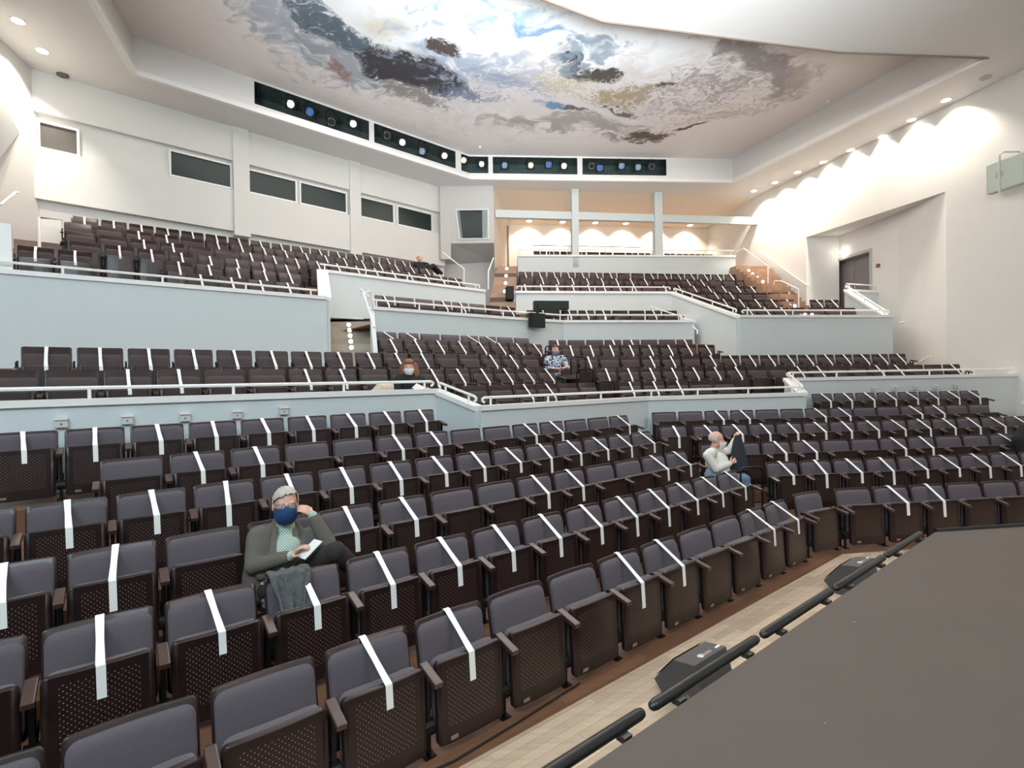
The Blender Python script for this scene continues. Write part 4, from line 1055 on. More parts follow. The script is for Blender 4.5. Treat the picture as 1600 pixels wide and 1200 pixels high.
# ------------------------------------------------------------------ floor monitors
def monitor(c, rz, label, s=1.0):
    t = thing('floor_monitor', label, 'speaker', (c.x, c.y, .106), rz, 'floor monitor wedges in front of the stage')
    # side profile in y,z; extruded along x
    pr = [(-.20, 0), (.13, 0), (.22, .10), (.06, .30), (-.10, .33)]; hw = .19; s = 1.0
    mb = MB(); n = len(pr)
    vs = [(-hw, y*s, z*s) for y, z in pr]+[(hw, y*s, z*s) for y, z in pr]
    mb.add(vs, [tuple(range(n)), tuple(range(2*n-1, n-1, -1))]+[(i, n+i, n+(i+1) % n, (i+1) % n) for i in range(n)])
    mb.build('cabinet', M_['monbody'], t, bevel=.006)
    g0_, g1_ = Vector((0, .215*s, .115*s)), Vector((0, .07*s, .295*s))
    nrm_ = Vector((0, (g1_-g0_).z, -(g1_-g0_).y)).normalized()
    mb = MB(); a_, b_ = g0_+nrm_*.004, g1_+nrm_*.004
    mb.quad((-hw+.015, a_.y, a_.z), (hw-.015, a_.y, a_.z), (hw-.015, b_.y, b_.z), (-hw+.015, b_.y, b_.z)); mb.build('grille', M_['mongrille'], t)
    MB().tube([(-hw-.004, -.05, .10), (-hw+.002, -.05, .10)], .018, 12).build('side_screw', M_['steel'], t)
    top = .318*s
    MB().box(-.05, .05, -.045, -.015, 0, .002, M=Matrix.Translation((.02, -.03, top)) @ Matrix.Rotation(math.radians(-10.6), 4, 'X')).build('maker_plate', M_['plate2'], t)
    mb = MB(); Mx = Matrix.Translation((-.055, -.06, top+.008)) @ Matrix.Rotation(math.radians(-10.6), 4, 'X')
    mb.tube([Mx @ Vector((.020*math.cos(a/14*6.283), .020*math.sin(a/14*6.283), .002)) for a in range(15)], .004, 5); mb.tube([Mx @ Vector(v) for v in ((.008, .008, .002), (-.004, .010, .002), (-.008, .004, .002), (0, 0, .002), (.008, -.004, .002), (.004, -.010, .002), (-.008, -.008, .002))], .003, 5)
    mb.build('logo', M_['white'], t)
    MB().box(.12, .17, -.07, -.055, top-.002, top+.012).build('white_label', M_['white'], t)
    return t
M_['monbody'] = mat('monitor_paint', srgb(84, 80, 80), .55, noise=.1, scale=120); M_['mongrille'] = mat('monitor_grille', srgb(50, 48, 47), .7); M_['plate2'] = mat('monitor_plate', srgb(150, 135, 130), .5)
f1 = at_z(1090, 1050, .28); f2 = at_z(1336, 898, .28)
monitor(f1, angL, 'dark grey floor monitor wedge beside the stage edge, nearer the camera')
monitor(f2, angL, 'dark grey floor monitor wedge beside the stage edge, farther away near the corner')
tag(MB().tube([W('L', 2.62, .2, .122), W('L', 2.6, 1.0, .122), W('L', 2.54, 1.5, .122), W('L', 2.57, 2.0, .122), W('L', 2.62, 2.6, .122)], .006, 6).build('floor_cable', M_['black'], smooth=True), 'thin dark cable lying on the floor under the front row', 'cable')
# ------------------------------------------------------------------ screens, wall speaker and small fixtures
A = at_perp(829, 490, 'L', 10.95); Bq = at_perp(852, 512, 'L', 10.95)
def boxat(name, label, cat, px0, py0, px1, py1, t, perp, depth, mt, parts=None):
    a, b = at_perp(px0, py1, t, perp), at_perp(px1, py0, t, perp); c = (a+b)/2; wd_ = (b.xy-a.xy).length; h = b.z-a.z
    th = thing(name, label, cat, (c.x, c.y, a.z), angL if t == 'L' else math.pi/2-TH['R'])
    MB().box(-wd_/2, wd_/2, 0, depth, 0, h).build('casing', mt, th, bevel=.006); return th, wd_, h
M_['screen'] = mat('dark_green_screen', srgb(24, 38, 34), .5, spec=.3)
th, a, h = boxat('screen', 'dark screen hanging on the box tier parapet in the centre', 'screen', 830, 490, 852, 511, 'L', 10.80, .12, M_['black'])
MB().box(-a/2+.02, a/2-.02, -.004, 0, .02, h-.02).build('display', M_['screen'], th); MB().box(-.03, .03, .0, .06, h, h+.22).build('hook', M_['black'], th)
th, a, h = boxat('mixing_desk', 'long dark control desk screen standing behind the box tier rail', 'desk', 835, 470, 889, 483, 'R', 15.4, .25, M_['screen'])
MB().box(-a*.2, a*.2, -.05, .0, -.25, .02).build('monitor_shelf', M_['black'], th)
th, a, h = boxat('cabinet', 'dark cabinet at the left end of the upper centre seats beside the wooden stairs', 'cabinet', 792, 447, 803, 467, 'R', 16.4, .4, M_['black'])
c = at_pl(1590, 274, RA, RB)-Vector((no.x, no.y, 0))*.35
ws = thing('wall_speaker', 'pale green flat loudspeaker on a tube bracket high on the right wall', 'speaker', c, math.atan2(rd.y, rd.x)+math.radians(-6))
M_['palegreen'] = mat('pale_green_paint', srgb(190, 204, 194), .5)
MB().box(-.42, .42, -.09, .09, -.36, .36).build('casing', M_['palegreen'], ws, bevel=.012)
sg = -1 if Vector((math.cos(ws.rotation_euler.z+math.pi/2), math.sin(ws.rotation_euler.z+math.pi/2))).dot(no) > 0 else 1
MB().box(-.40, .40, .086 if sg > 0 else -.094, .094 if sg > 0 else -.086, -.34, .34).build('grille', M_['palegreen'], ws)
MB().tube([(-.1, sg*.10, -.44), (-.1, sg*.10, .50), (-.05, sg*.05, .56), (0, -sg*.35, .56)], .022, 8).build('bracket', M_['greyplastic'], ws, True)
MB().box(-.2, -.02, sg*.09-.01, sg*.09+.01, -.05, .1).build('badge', M_['frame'], ws)
p = on(1320, 394)-Vector((no.x, no.y, 0))*.15
t = thing('emergency_light', 'small bright emergency lamp above the grey double doors', 'lamp', p)
MB().tube([(0, 0, -.05), (0, 0, 0), (0, 0, .03)], .09, 14, radii=[.10, .08, .02]).build('globe', M_['lamp'], t, True); MB().tube([(0, 0, .03), (0, 0, .10)], .03, 8).build('base', M_['white'], t, True)
MB().tube([(0, 0, .1), (.0, .0, .34)], .012, 6).build('stem', M_['white'], t)
p = on(1373, 415)-Vector((no.x, no.y, 0))*.04
t = thing('fire_alarm', 'small red fire alarm on the right wall beside the grey double doors', 'alarm', p)
MB().box(-.05, .05, -.05, .05, -.05, .05).build('box', mat('alarm_red', srgb(150, 70, 60), .4), t, bevel=.008); MB().tube([(-.06, 0, 0), (-.052, 0, 0)], .02, 8).build('button', M_['white'], t)
p = at_pl(1411, 504, RA, RB)-Vector((no.x, no.y, 0))*.05
tag(MB().box(-.06, .06, -.06, .04, -.03, .03).build('sensor', M_['white'], bevel=.01), 'small white sensor low on the right wall', 'sensor').location = p
for (x, y, lb) in ((750, 229, 'tiny white sensor on the painted ceiling above the ceiling corner'), (1293, 158, 'tiny white sensor on the painted ceiling at the right')):
    p = at_z(x, y, UZC); tag(MB().tube([(0, 0, -.06), (0, 0, 0)], .05, 12).build('ceiling_sensor', M_['white'], smooth=True), lb, 'sensor').location = p
# tubular end frames where the right wing's aisle runs
FR = [('R', 13.3, 3.12, MZ[3], 'beside the man in the patterned shirt'), ('R', 12.45, 3.05, MZ[2], 'in the aisle just right of the man in the patterned shirt'), ('R', 11.55, 3.25, MZ[1], 'in the lower balcony aisle below the patterned shirt'), ('R', 6.75, 4.35, FL[1]-.05, 'between the man in the white shirt and the right stalls')]
pxs = [((852, 874), 541, 565), ((892, 915), 558, 590), ((901, 927), 577, 600), ((935, 960), 597, 612), ((1157, 1191), 731, 800)]
spec = [('R', 13.2), ('R', 12.35), ('R', 11.5), ('R', 10.6), ('R', 7.0)]
zf_ = [MZ[3], MZ[2], MZ[1], MZ[0], FL[1]]
lbs = ['black tubular guard frame beside the man in the patterned shirt', 'black tubular guard frame in the aisle right of the patterned shirt', 'brown aisle end panel with tubular frame, in the aisle below the patterned shirt', 'brown aisle end panel with tubular frame, just behind the balcony parapet', 'open tubular guard frame beside the man in the white shirt']
for i, (((x0, x1), y0, y1), (t_, pp_)) in enumerate(zip(pxs, spec)):
    a, b = at_perp(x0, y0, t_, pp_), at_perp(x1, y0, t_, pp_); zt2 = a.z; zb2 = zf_[i]
    o = Vector((a.x, a.y, zb2)); t = thing('guard_frame', lbs[i], 'frame', o, 0, 'tubular frames along the centre aisle')
    d = Vector((b.x-a.x, b.y-a.y, 0)); h = zt2-zb2
    MB().tube([(0, 0, 0), (0, 0, h-.05), d*.08+Vector((0, 0, h-.01)), d*.15+Vector((0, 0, h)), d*.85+Vector((0, 0, h)), d*.92+Vector((0, 0, h-.01)), d+Vector((0, 0, h-.05)), d], .016, 8).build('tube_frame', M_['metal'], t, True)
    if i in (2, 3):
        MB().quad(d*.12+Vector((0, 0, .08)), d*.88+Vector((0, 0, .08)), d*.88+Vector((0, 0, h-.05)), d*.12+Vector((0, 0, h-.05))).build('panel', M_['wood'], t)
    else: MB().tube([Vector((0, 0, .25)), d+Vector((0, 0, .25))], .01, 6).build('crossbar', M_['metal'], t, True)
# ------------------------------------------------------------------ people
def ball(mb, c, rx, ry=None, rz=None, R=None, seg=14, rings=9):
    ry = ry or rx; rz = rz or rx; base = len(mb.v); c = Vector(c)
    for i in range(rings+1):
        th = math.pi*i/rings
        for k in range(seg):
            q = 2*math.pi*k/seg; v = Vector((rx*math.sin(th)*math.cos(q), ry*math.sin(th)*math.sin(q), rz*math.cos(th)))
            if R: v = R @ v
            mb.v.append(tuple(c+v))
    for i in range(rings):
        for k in range(seg):
            mb.f.append((base+i*seg+k, base+i*seg+(k+1) % seg, base+(i+1)*seg+(k+1) % seg, base+(i+1)*seg+k)); mb.m.append(0)
    return mb
def limb(mb, pts, radii, seg=12):
    """tapering limb: closed tube with round ends and joints"""
    P = [Vector(p) for p in pts]; fine = []; rr = []
    for i in range(len(P)-1):
        n = max(2, int((P[i+1]-P[i]).length/.05))
        for k in range(n): fine.append(P[i].lerp(P[i+1], k/n)); rr.append(radii[i]+(radii[i+1]-radii[i])*k/n)
    fine.append(P[-1]); rr.append(radii[-1])
    for i in range(len(P)-1):
        pass
    mb.tube(fine, .1, seg, radii=rr)
    for p, r in zip(P, radii): ball(mb, p, r*.99)
    return mb
def fuse(mb, name, mt, parent, vox=.012, smooth=6):
    """melt overlapping shapes into one continuous surface"""
    me = bpy.data.meshes.new('tmp'); me.from_pydata(mb.v, [], mb.f)
    bm = bmesh.new(); bm.from_mesh(me); bmesh.ops.remove_doubles(bm, verts=bm.verts, dist=1e-5); bmesh.ops.recalc_face_normals(bm, faces=bm.faces); bm.to_mesh(me); bm.free()
    o = bpy.data.objects.new('tmp', me); C.objects.link(o)
    r = o.modifiers.new('r', 'REMESH'); r.mode = 'VOXEL'; r.voxel_size = vox
    s = o.modifiers.new('s', 'SMOOTH'); s.factor = .5; s.iterations = smooth
    dg = bpy.context.evaluated_depsgraph_get(); dg.update()
    m2 = bpy.data.meshes.new_from_object(o.evaluated_get(dg)); m2.name = name
    bpy.data.objects.remove(o); bpy.data.meshes.remove(me)
    m2.materials.clear(); m2.materials.append(mt); m2.polygons.foreach_set('use_smooth', [True]*len(m2.polygons))
    ob = bpy.data.objects.new(name, m2); C.objects.link(ob)
    if parent: ob.parent = parent
    return ob
def frame(face, upv=Vector((0, 0, 1))):
    """head axes: x = the figure's left-right, y = out of the face, z = up"""
    y = face.normalized(); x = y.cross(upv).normalized(); z = x.cross(y)
    return Matrix((x, y, z)).transposed()
def head_shapes(mb, c, R, s=1.0, bald=True):
    P = lambda x, y, z: c+R @ (Vector((x, y, z))*s)
    ball(mb, P(0, -.012, .03), .076*s, .094*s, .088*s, R, 20, 14)      # cranium
    ball(mb, P(0, .022, -.03), .062*s, .066*s, .075*s, R, 18, 12)      # face
    ball(mb, P(0, .045, -.088), .034*s, .032*s, .026*s, R)             # chin
    for q in (-1, 1):
        ball(mb, P(q*.040, .045, -.035), .026*s, .026*s, .028*s, R)    # cheek
        ball(mb, P(q*.030, .073, .022), .024*s, .014*s, .009*s, R)     # brow
        ball(mb, P(q*.080, -.006, -.010), .010*s, .020*s, .032*s, R)   # ear
        ball(mb, P(q*.045, -.01, -.075), .022*s, .04*s, .03*s, R)      # jaw
    limb(mb, [P(0, .080, .012), P(0, .098, -.022)], [.009*s, .015*s])   # nose
    ball(mb, P(0, .082, -.060), .024*s, .010*s, .007*s, R); ball(mb, P(0, .080, -.072), .020*s, .010*s, .007*s, R)   # lips
def eyes(c, R, s, parent):
    for q in (-1, 1):
        o = c+R @ (Vector((q*.030, .070, .004))*s)
        mb = MB(); ball(mb, o, .0098*s); e = mb.build('eye', M_['eyewhite'], parent, True)
        mb = MB(); ball(mb, o+R @ Vector((0, .0060*s, -.001)), .0055*s); mb.build('iris', M_['iris'], e, True)
def hand(mb, wrist, d, palm, s=1.0, curl=.6, thumb=1, spread=1.0):
    """d: wrist to knuckles, palm: palm normal; five separate fingers"""
    d = d.normalized(); n = (palm-d*palm.dot(d)).normalized(); x = d.cross(n)*thumb
    for k in range(4):
        limb(mb, [wrist, wrist+d*.045*s+x*(.012-.008*k)*s, wrist+d*.088*s+x*(.030-.020*k)*s], [.020*s, .017*s, .0115*s], 8)
    for k, (ln_, rr) in enumerate(((.070, .0090), (.078, .0092), (.072, .0088), (.056, .0078))):
        p = wrist+d*.090*s+x*(.032-.0215*k)*s*spread; a = curl*(1+.12*k); dirv = d; pts = [p]
        for j, f in enumerate((.42, .32, .26)):
            a_ = a*(.55+.35*j); dirv = (dirv*math.cos(a_)+n*math.sin(a_)).normalized(); n2 = (n-dirv*n.dot(dirv)); p = p+dirv*ln_*f*s; pts.append(p)
        limb(mb, pts, [rr*s, rr*s*.95, rr*s*.88, rr*s*.78], 7)
    t0 = wrist+d*.025*s+x*.022*s; t1 = t0+(d*.55+x*.75+n*.25).normalized()*.040*s; t2 = t1+(d*.85+x*.25+n*.45).normalized()*.034*s; t3 = t2+(d*.9+n*.4).normalized()*.024*s
    limb(mb, [t0, t1, t2, t3], [.016*s, .013*s, .0105*s, .009*s], 7)
def shell(c, R, s, name, mt, parent, test, grow=1.0, off=(0, 0, 0), seg=28, rings=20, push=None):
    """part of an ellipsoid around the head kept where test(x,y,z) is true, given thickness"""
    mb = MB(); V = {}; 
    def vert(i, k):
        th = math.pi*i/rings; q = 2*math.pi*k/seg
        u = Vector((math.sin(th)*math.cos(q), math.sin(th)*math.sin(q), math.cos(th)))
        v = Vector((u.x*.082, u.y*.100, u.z*.098))*grow
        if push: v = push(u, v)
        return u, v
    for (sgn) in (1,):
        for i in range(rings):
            for k in range(seg):
                qs = [vert(i, k), vert(i, (k+1) % seg), vert(i+1, (k+1) % seg), vert(i+1, k)]
                m_ = sum((q[0] for q in qs), Vector())/4
                if test(m_.x, m_.y, m_.z): mb.quad(*[c+R @ ((q[1]+Vector(off))*s) for q in qs])
    me = bpy.data.meshes.new(name); me.from_pydata(mb.v, [], mb.f); bm = bmesh.new(); bm.from_mesh(me)
    bmesh.ops.remove_doubles(bm, verts=bm.verts, dist=1e-5); bm.to_mesh(me); bm.free(); me.materials.append(mt)
    o = bpy.data.objects.new('tmp', me); C.objects.link(o)
    so = o.modifiers.new('s', 'SOLIDIFY'); so.thickness = .007*s; so.offset = 0
    su = o.modifiers.new('u', 'SUBSURF'); su.levels = 1; su.render_levels = 1
    dg = bpy.context.evaluated_depsgraph_get(); dg.update(); m2 = bpy.data.meshes.new_from_object(o.evaluated_get(dg)); m2.name = name
    bpy.data.objects.remove(o); m2.polygons.foreach_set('use_smooth', [True]*len(m2.polygons))
    ob = bpy.data.objects.new(name, m2); C.objects.link(ob); ob.parent = parent; return ob
M_['skin'] = mat('skin', srgb(214, 168, 148), .55, noise=.06, scale=25, spec=.3)
M_['eyewhite'] = mat('eye_white', srgb(235, 230, 225), .2); M_['iris'] = mat('iris', srgb(60, 66, 70), .2)
M_['greyhair'] = mat('grey_hair', srgb(188, 180, 166), .7, noise=.25, scale=70, bump=.6)
M_['whitehair'] = mat('white_hair', srgb(206, 198, 188), .7, noise=.2, scale=70, bump=.5)
M_['redhair'] = mat('auburn_hair', srgb(132, 82, 56), .6, noise=.4, scale=45, bump=.6)
M_['brownhair'] = mat('brown_hair', srgb(74, 54, 44), .7, noise=.3, scale=70, bump=.4)
M_['tweed'] = mat('grey_tweed', srgb(98, 93, 86), .95, noise=.3, scale=90, bump=.35)
M_['bluemask'] = mat('blue_mask', srgb(22, 66, 110), .8, noise=.1, scale=40, bump=.1)
M_['whitemask'] = mat('white_mask', srgb(226, 228, 230), .8); M_['lilacmask'] = mat('lilac_mask', srgb(140, 138, 164), .8)
M_['darktrousers'] = mat('dark_corduroy', srgb(42, 38, 37), .9, noise=.2, scale=60, bump=.2)
M_['jeans'] = mat('blue_jeans', srgb(112, 136, 162), .9, noise=.25, scale=35, bump=.2)
M_['whiteshirt'] = mat('white_shirt', srgb(222, 220, 212), .85, noise=.05, scale=14, bump=.5)
M_['darkcloth'] = mat('dark_jacket_cloth', srgb(44, 48, 54), .9, noise=.2, scale=30, bump=.3)
M_['blackcloth'] = mat('black_cloth', srgb(34, 34, 36), .9, noise=.15, scale=30, bump=.2)
def striped():
    m = mat('green_striped_shirt', srgb(206, 214, 206), .8); nt = m.node_tree; N = nt.nodes; L = nt.links
    tc = N.new('ShaderNodeTexCoord'); wv = N.new('ShaderNodeTexWave'); wv.inputs['Scale'].default_value = 26; wv.inputs['Distortion'].default_value = .6; wv.bands_direction = 'DIAGONAL'
    L.new(tc.outputs['Object'], wv.inputs[0]); mx = N.new('ShaderNodeMix'); mx.data_type = 'RGBA'; L.new(wv.outputs[1], mx.inputs[0])
    mx.inputs[6].default_value = srgb(104, 140, 128); mx.inputs[7].default_value = srgb(208, 216, 206); L.new(mx.outputs[2], N['Principled BSDF'].inputs['Base Color']); return m
M_['stripe'] = striped()
def patterned():
    m = mat('blue_white_patterned_shirt', srgb(60, 80, 110), .8); nt = m.node_tree; N = nt.nodes; L = nt.links
    tc = N.new('ShaderNodeTexCoord'); v = N.new('ShaderNodeTexNoise'); v.inputs['Scale'].default_value = 22; v.inputs['Detail'].default_value = 2; L.new(tc.outputs['Object'], v.inputs[0])
    cr = N.new('ShaderNodeValToRGB'); cr.color_ramp.interpolation = 'CONSTANT'; e = cr.color_ramp.elements; e[0].color = srgb(52, 70, 100); e[1].position = .5; e[1].color = srgb(222, 226, 230); x = e.new(.62); x.color = srgb(90, 112, 140)
    L.new(v.outputs[0], cr.inputs[0]); L.new(cr.outputs[0], N['Principled BSDF'].inputs['Base Color']); return m
M_['pattern'] = patterned()
camp = Vector((0, 0, ZC))

# --- man in the tweed jacket, left stalls
def J(px, py, t, p): return at_perp(px, py, t, p)
L_ = 'L'
def lj(px, py, dp): return J(px, py, 'L', 4.567-dp)
person = thing('person', 'seated person in grey tweed jacket and blue mask, one hand raised to the glasses', 'person', (0, 0, 0))
hd = lj(446, 789, .34); face = (camp-hd).normalized(); face = (face+Vector((.10, 0, -.12))).normalized()
tilt = (Vector((0, 0, 1))+rt*.06).normalized(); R = frame(face, tilt)
s1 = 1.08
neck = hd+R @ Vector((0, -.03, -.12)); 
shR, shL = lj(402, 838, .30), lj(492, 838, .36)
chest, belly, pelv = lj(446, 862, .36), lj(434, 890, .36), lj(428, 915, .34)
elR, wrR = lj(396, 884, .42), lj(455, 869, .60)
elL, wrL = lj(512, 848, .56), lj(489, 806, .50)
hipR, hipL = lj(412, 916, .34), lj(446, 908, .36)
kneeL, ankL = lj(524, 862, .78), lj(572, 905, .66)
kneeR, ankR = lj(470, 925, .66), lj(488, 985, .62)
mb = MB(); head_shapes(mb, hd, R, s1)
limb(mb, [hd+R @ Vector((0, -.02, -.08)), neck, (shR+shL)/2-Vector((0, 0, .05))], [.055, .058, .07])
limb(mb, [(shR+shL)/2-Vector((0, 0, .08)), chest, belly, pelv], [.12, .13, .14, .13])
limb(mb, [shR, elR, wrR], [.055, .042, .028]); limb(mb, [shL, elL, wrL], [.055, .042, .028])
limb(mb, [hipR, kneeR, ankR], [.08, .055, .04]); limb(mb, [hipL, kneeL, ankL], [.08, .055, .04])
tgt = lj(470, 855, .66); dh = (tgt-wrR); hand(mb, wrR, dh, Vector((.2, .1, -1)), 1.05, .45, -1)
tg2 = lj(470, 792, .47); hand(mb, wrL, (tg2-wrL), (hd-wrL).normalized()+Vector((0, 0, -.2)), .92, .75, -1)
body = fuse(mb, 'body', M_['skin'], person, .0065, 4)
eyes(hd, R, s1, person)
shell(hd, R, s1, 'hair', M_['greyhair'], person, lambda x, y, z: z > .12+.42*max(0, y)-.22*x+.05*math.sin(x*14) or (y < -.10 and z > -.5) or (abs(x) > .70 and y < .25 and z > -.16), 1.05, (0, -.010, .028), seg=40, rings=28,
      push=lambda u, v: v*(1+.030*math.sin(u.x*17+u.y*9)*math.sin(u.z*13+u.y*11)+.05*max(0, u.y)*max(0, u.z)))
shell(hd, R, s1, 'face_mask', M_['bluemask'], person, lambda x, y, z: y > .12 and -.92 < z < .42-.22*abs(x), 1.02, (0, .020, -.040), push=lambda u, v: v+Vector((0, .012*(1-abs(u.x)), 0)))
mb = MB()
for q in (-1, 1):
    c = hd+R @ (Vector((q*.031, .098, .006))*s1)
    mb.tube([c+R @ Vector((.022*math.cos(a), .0, .017*math.sin(a))) for a in [k*.4488 for k in range(15)]], .0015, 5, caps=False)
    mb.tube([c+R @ Vector((q*.022, 0, .004)), hd+R @ (Vector((q*.084, 0, .01))*s1)], .0015, 5)
mb.tube([hd+R @ (Vector((-.009, .100, .01))*s1), hd+R @ (Vector((.009, .100, .01))*s1)], .0015, 5)
mb.build('glasses', M_['steel'], person, True)
mb = MB(); limb(mb, [(shR+shL)/2-Vector((0, 0, .05)), chest+(camp-chest).normalized()*.02, belly, pelv], [.10, .145, .155, .145])
limb(mb, [hd+R @ Vector((0, -.015, -.135)), (shR+shL)/2], [.066, .085])
limb(mb, [wrR.lerp(elR, .22), wrR.lerp(elR, -.02)], [.040, .037]); limb(mb, [wrL.lerp(elL, .2), wrL.lerp(elL, -.02)], [.038, .036])
fuse(mb, 'shirt', M_['stripe'], person, .010, 4)
side = (shL-shR).normalized(); fwdp = (camp-chest); fwdp.z = 0; fwdp.normalize()
mb = MB()
for sh, el, wr, q in ((shR, elR, wrR, -1), (shL, elL, wrL, 1)):
    limb(mb, [sh+Vector((0, 0, -.01)), el, wr.lerp(el, .14)], [.078, .066, .050])
    limb(mb, [sh-side*q*.03, chest+side*q*.135, belly+side*q*.145, pelv+side*q*.13-Vector((0, 0, .04))], [.08, .095, .095, .10])
    limb(mb, [neck+side*q*.055-Vector((0, 0, .02))-fwdp*.02, sh-side*q*.08+fwdp*.03, chest+side*q*.10+fwdp*.085, belly+side*q*.105+fwdp*.09], [.035, .045, .042, .05])
limb(mb, [neck-fwdp*.06-Vector((0, 0, .03)), chest-fwdp*.08, belly-fwdp*.08, pelv-fwdp*.06], [.08, .14, .14, .14])
jk = fuse(mb, 'jacket', M_['tweed'], person, .011, 5)
mb = MB()
for q in (-1, 1):
    a = neck+side*q*.05+fwdp*.055-Vector((0, 0, .03)); b = chest+side*q*.085+fwdp*.152+Vector((0, 0, .03)); c = belly+side*q*.045+fwdp*.175
    mb.add([a, a+side*q*.035-Vector((0, 0, .01)), b+side*q*.055, b+side*q*.03-Vector((0, 0, .03)), c, b-side*q*.02], [(0, 1, 2, 3, 4, 5)])
lp = mb.build('lapels', M_['tweed'], jk)
sm = lp.modifiers.new('t', 'SOLIDIFY'); sm.thickness = .008
mb = MB(); limb(mb, [hipR, kneeR, ankR], [.095, .072, .055]); limb(mb, [hipL, kneeL, ankL], [.098, .078, .058]); limb(mb, [hipR, hipL], [.11, .11]); limb(mb, [pelv, pelv+Vector((0, 0, .05))], [.14, .13])
fuse(mb, 'trousers', M_['darktrousers'], person, .011, 5)
mb = MB(); w_ = wrL.lerp(elL, .02); d_ = (wrL-elL).normalized()
mb.tube([w_-d_*.008, w_+d_*.008], .034, 16); mb.build('watch', M_['black'], person, True)
tag(MB().box(-.05, .05, -.085, .085, -.003, .003, M=Matrix.Translation(lj(484, 858, .69)) @ Matrix.Rotation(math.radians(-35), 4, 'Z') @ Matrix.Rotation(math.radians(32), 4, 'X')).build('booklet', M_['white']), 'thin white booklet under the hand of the person in tweed', 'booklet')
# coat over the seat in front of him
def drape(name, mt, label, base_pts, seed, thick=.02):
    pass
r_ = random.Random(3)
S2 = ROWS[4]; cx = al_px(452, 'L', 3.72, 905)
mb = MB(); nu, nw = 16, 18; grid = []
for j in range(nw+1):
    f = j/nw
    for i in range(nu+1):
        g_ = i/nu; x = (g_-.5)*(.22+.05*math.sin(f*5))
        # over the back: f 0..0.25 behind the seat, then down the front
        if f < .25: y, z = .07, .62+.22*(f/.25)
        elif f < .33: y, z = .07-.10*((f-.25)/.08), .845
        else: k = (f-.33)/.67; y, z = -.04-.15*k, .835-.24*k
        fold = .014*math.sin(g_*17+f*3)+.008*math.sin(g_*31+f*9)
        grid.append(W('L', 3.72+y-(fold+.01 if f > .3 else -fold), cx+x, FL[1]+z+.006*math.sin(g_*23)))
mb.add(grid, [(j*(nu+1)+i, j*(nu+1)+i+1, (j+1)*(nu+1)+i+1, (j+1)*(nu+1)+i) for j in range(nw) for i in range(nu)])
coat = mb.build('coat', mat('grey_wool_coat', srgb(84, 86, 86), .95, noise=.5, scale=40, bump=.8), smooth=True); md = coat.modifiers.new('t', 'SOLIDIFY'); md.thickness = .018
tag(coat, 'crumpled grey wool coat hung over the seat in front of the person in tweed', 'coat')

# --- generic smaller seated figure
def figure(label, hd, face, sc, joints, hair, top, legs, mask, vox=.02, hairtest=None, upv=Vector((0, 0, 1)), handfn=None, extra=None):
    p = thing('person', label, 'person', (0, 0, 0)); R = frame(face, upv)
    mb = MB(); head_shapes(mb, hd, R, sc); nk = hd+R @ Vector((0, -.03, -.12)); shR, shL = joints['shR'], joints['shL']; mid = (shR+shL)/2
    limb(mb, [hd+R @ Vector((0, -.02, -.07)), nk, mid], [.055, .055, .08]); limb(mb, [mid-Vector((0, 0, .05))]+joints['spine'], [.10]+[.12]*len(joints['spine']))
    for a in ('armR', 'armL'):
        limb(mb, joints[a], [.05, .040, .027][:len(joints[a])])
        hd_ = joints.get(a+'h')
        if hd_: hand(mb, joints[a][-1], hd_[0], hd_[1], 1.0, hd_[2], hd_[3])
    for a in ('legR', 'legL'): limb(mb, joints[a], [.08, .055, .04][:len(joints[a])])
    fuse(mb, 'body', M_['skin'], p, vox*.55, 3)
    eyes(hd, R, sc, p)
    shell(hd, R, sc, 'hair', M_[hair], p, hairtest or (lambda x, y, z: z > .35+.5*max(0, y) or (y < -.1 and z > -.4)), 1.03, (0, -.012, .03))
    if mask: shell(hd, R, sc, 'face_mask', M_[mask], p, lambda x, y, z: y > .15 and -.9 < z < .22, 1.02, (0, .02, -.040), push=lambda u, v: v+Vector((0, .012*(1-abs(u.x)), 0)))
    mb = MB(); rr = joints.get('girth', .15)
    limb(mb, [mid-Vector((0, 0, .02))]+joints['spine'], [.11]+[rr]*len(joints['spine'])); limb(mb, [shR, shL], [.085, .085])
    for a in ('armR', 'armL'): q = joints[a]; limb(mb, q[:-1]+[q[-1].lerp(q[-2], joints.get('sleeve', .1))], [.078, .062, .046][:len(q)])
    fuse(mb, joints.get('topname', 'shirt'), M_[top], p, vox, 4)
    mb = MB()
    for a in ('legR', 'legL'): limb(mb, joints[a], [.10, .075, .058][:len(joints[a])])
    limb(mb, [joints['legR'][0], joints['legL'][0]], [.12, .12]); fuse(mb, 'trousers', M_[legs], p, vox, 4)
    return p
# man in the white shirt, sitting sideways in the third row of the right stalls
def rj(px, py, dp): return J(px, py, 'R', 7.965-dp)
hd = rj(1120, 687, .30); face = Vector((.93, -.36, -.05)).normalized()
jo = dict(shR=rj(1110, 709, .46), shL=rj(1118, 706, .12), spine=[rj(1120, 722, .30), rj(1122, 736, .32)], girth=.185,
          armR=[rj(1106, 712, .46), rj(1118, 733, .52), rj(1141, 724, .50)], armL=[rj(1124, 706, .12), rj(1139, 705, .20), rj(1149, 686, .26)],
          legR=[rj(1112, 744, .42), rj(1165, 749, .62), rj(1168, 790, .60)], legL=[rj(1116, 744, .20), rj(1160, 745, .30), rj(1163, 785, .3)], sleeve=.06)
jo['armRh'] = (Vector((.6, .1, .3)), Vector((.3, .8, 0)), .9, 1); jo['armLh'] = (Vector((.35, .0, 1)), Vector((.8, .3, -.2)), 1.2, 1)
figure('seated person in white shirt and jeans, turned right, holding up a dark jacket', hd, face, 1.1, jo, 'whitehair', 'whiteshirt', 'jeans', 'whitemask', .014,
       hairtest=lambda x, y, z: y < .12 and -.45 < z < .5)
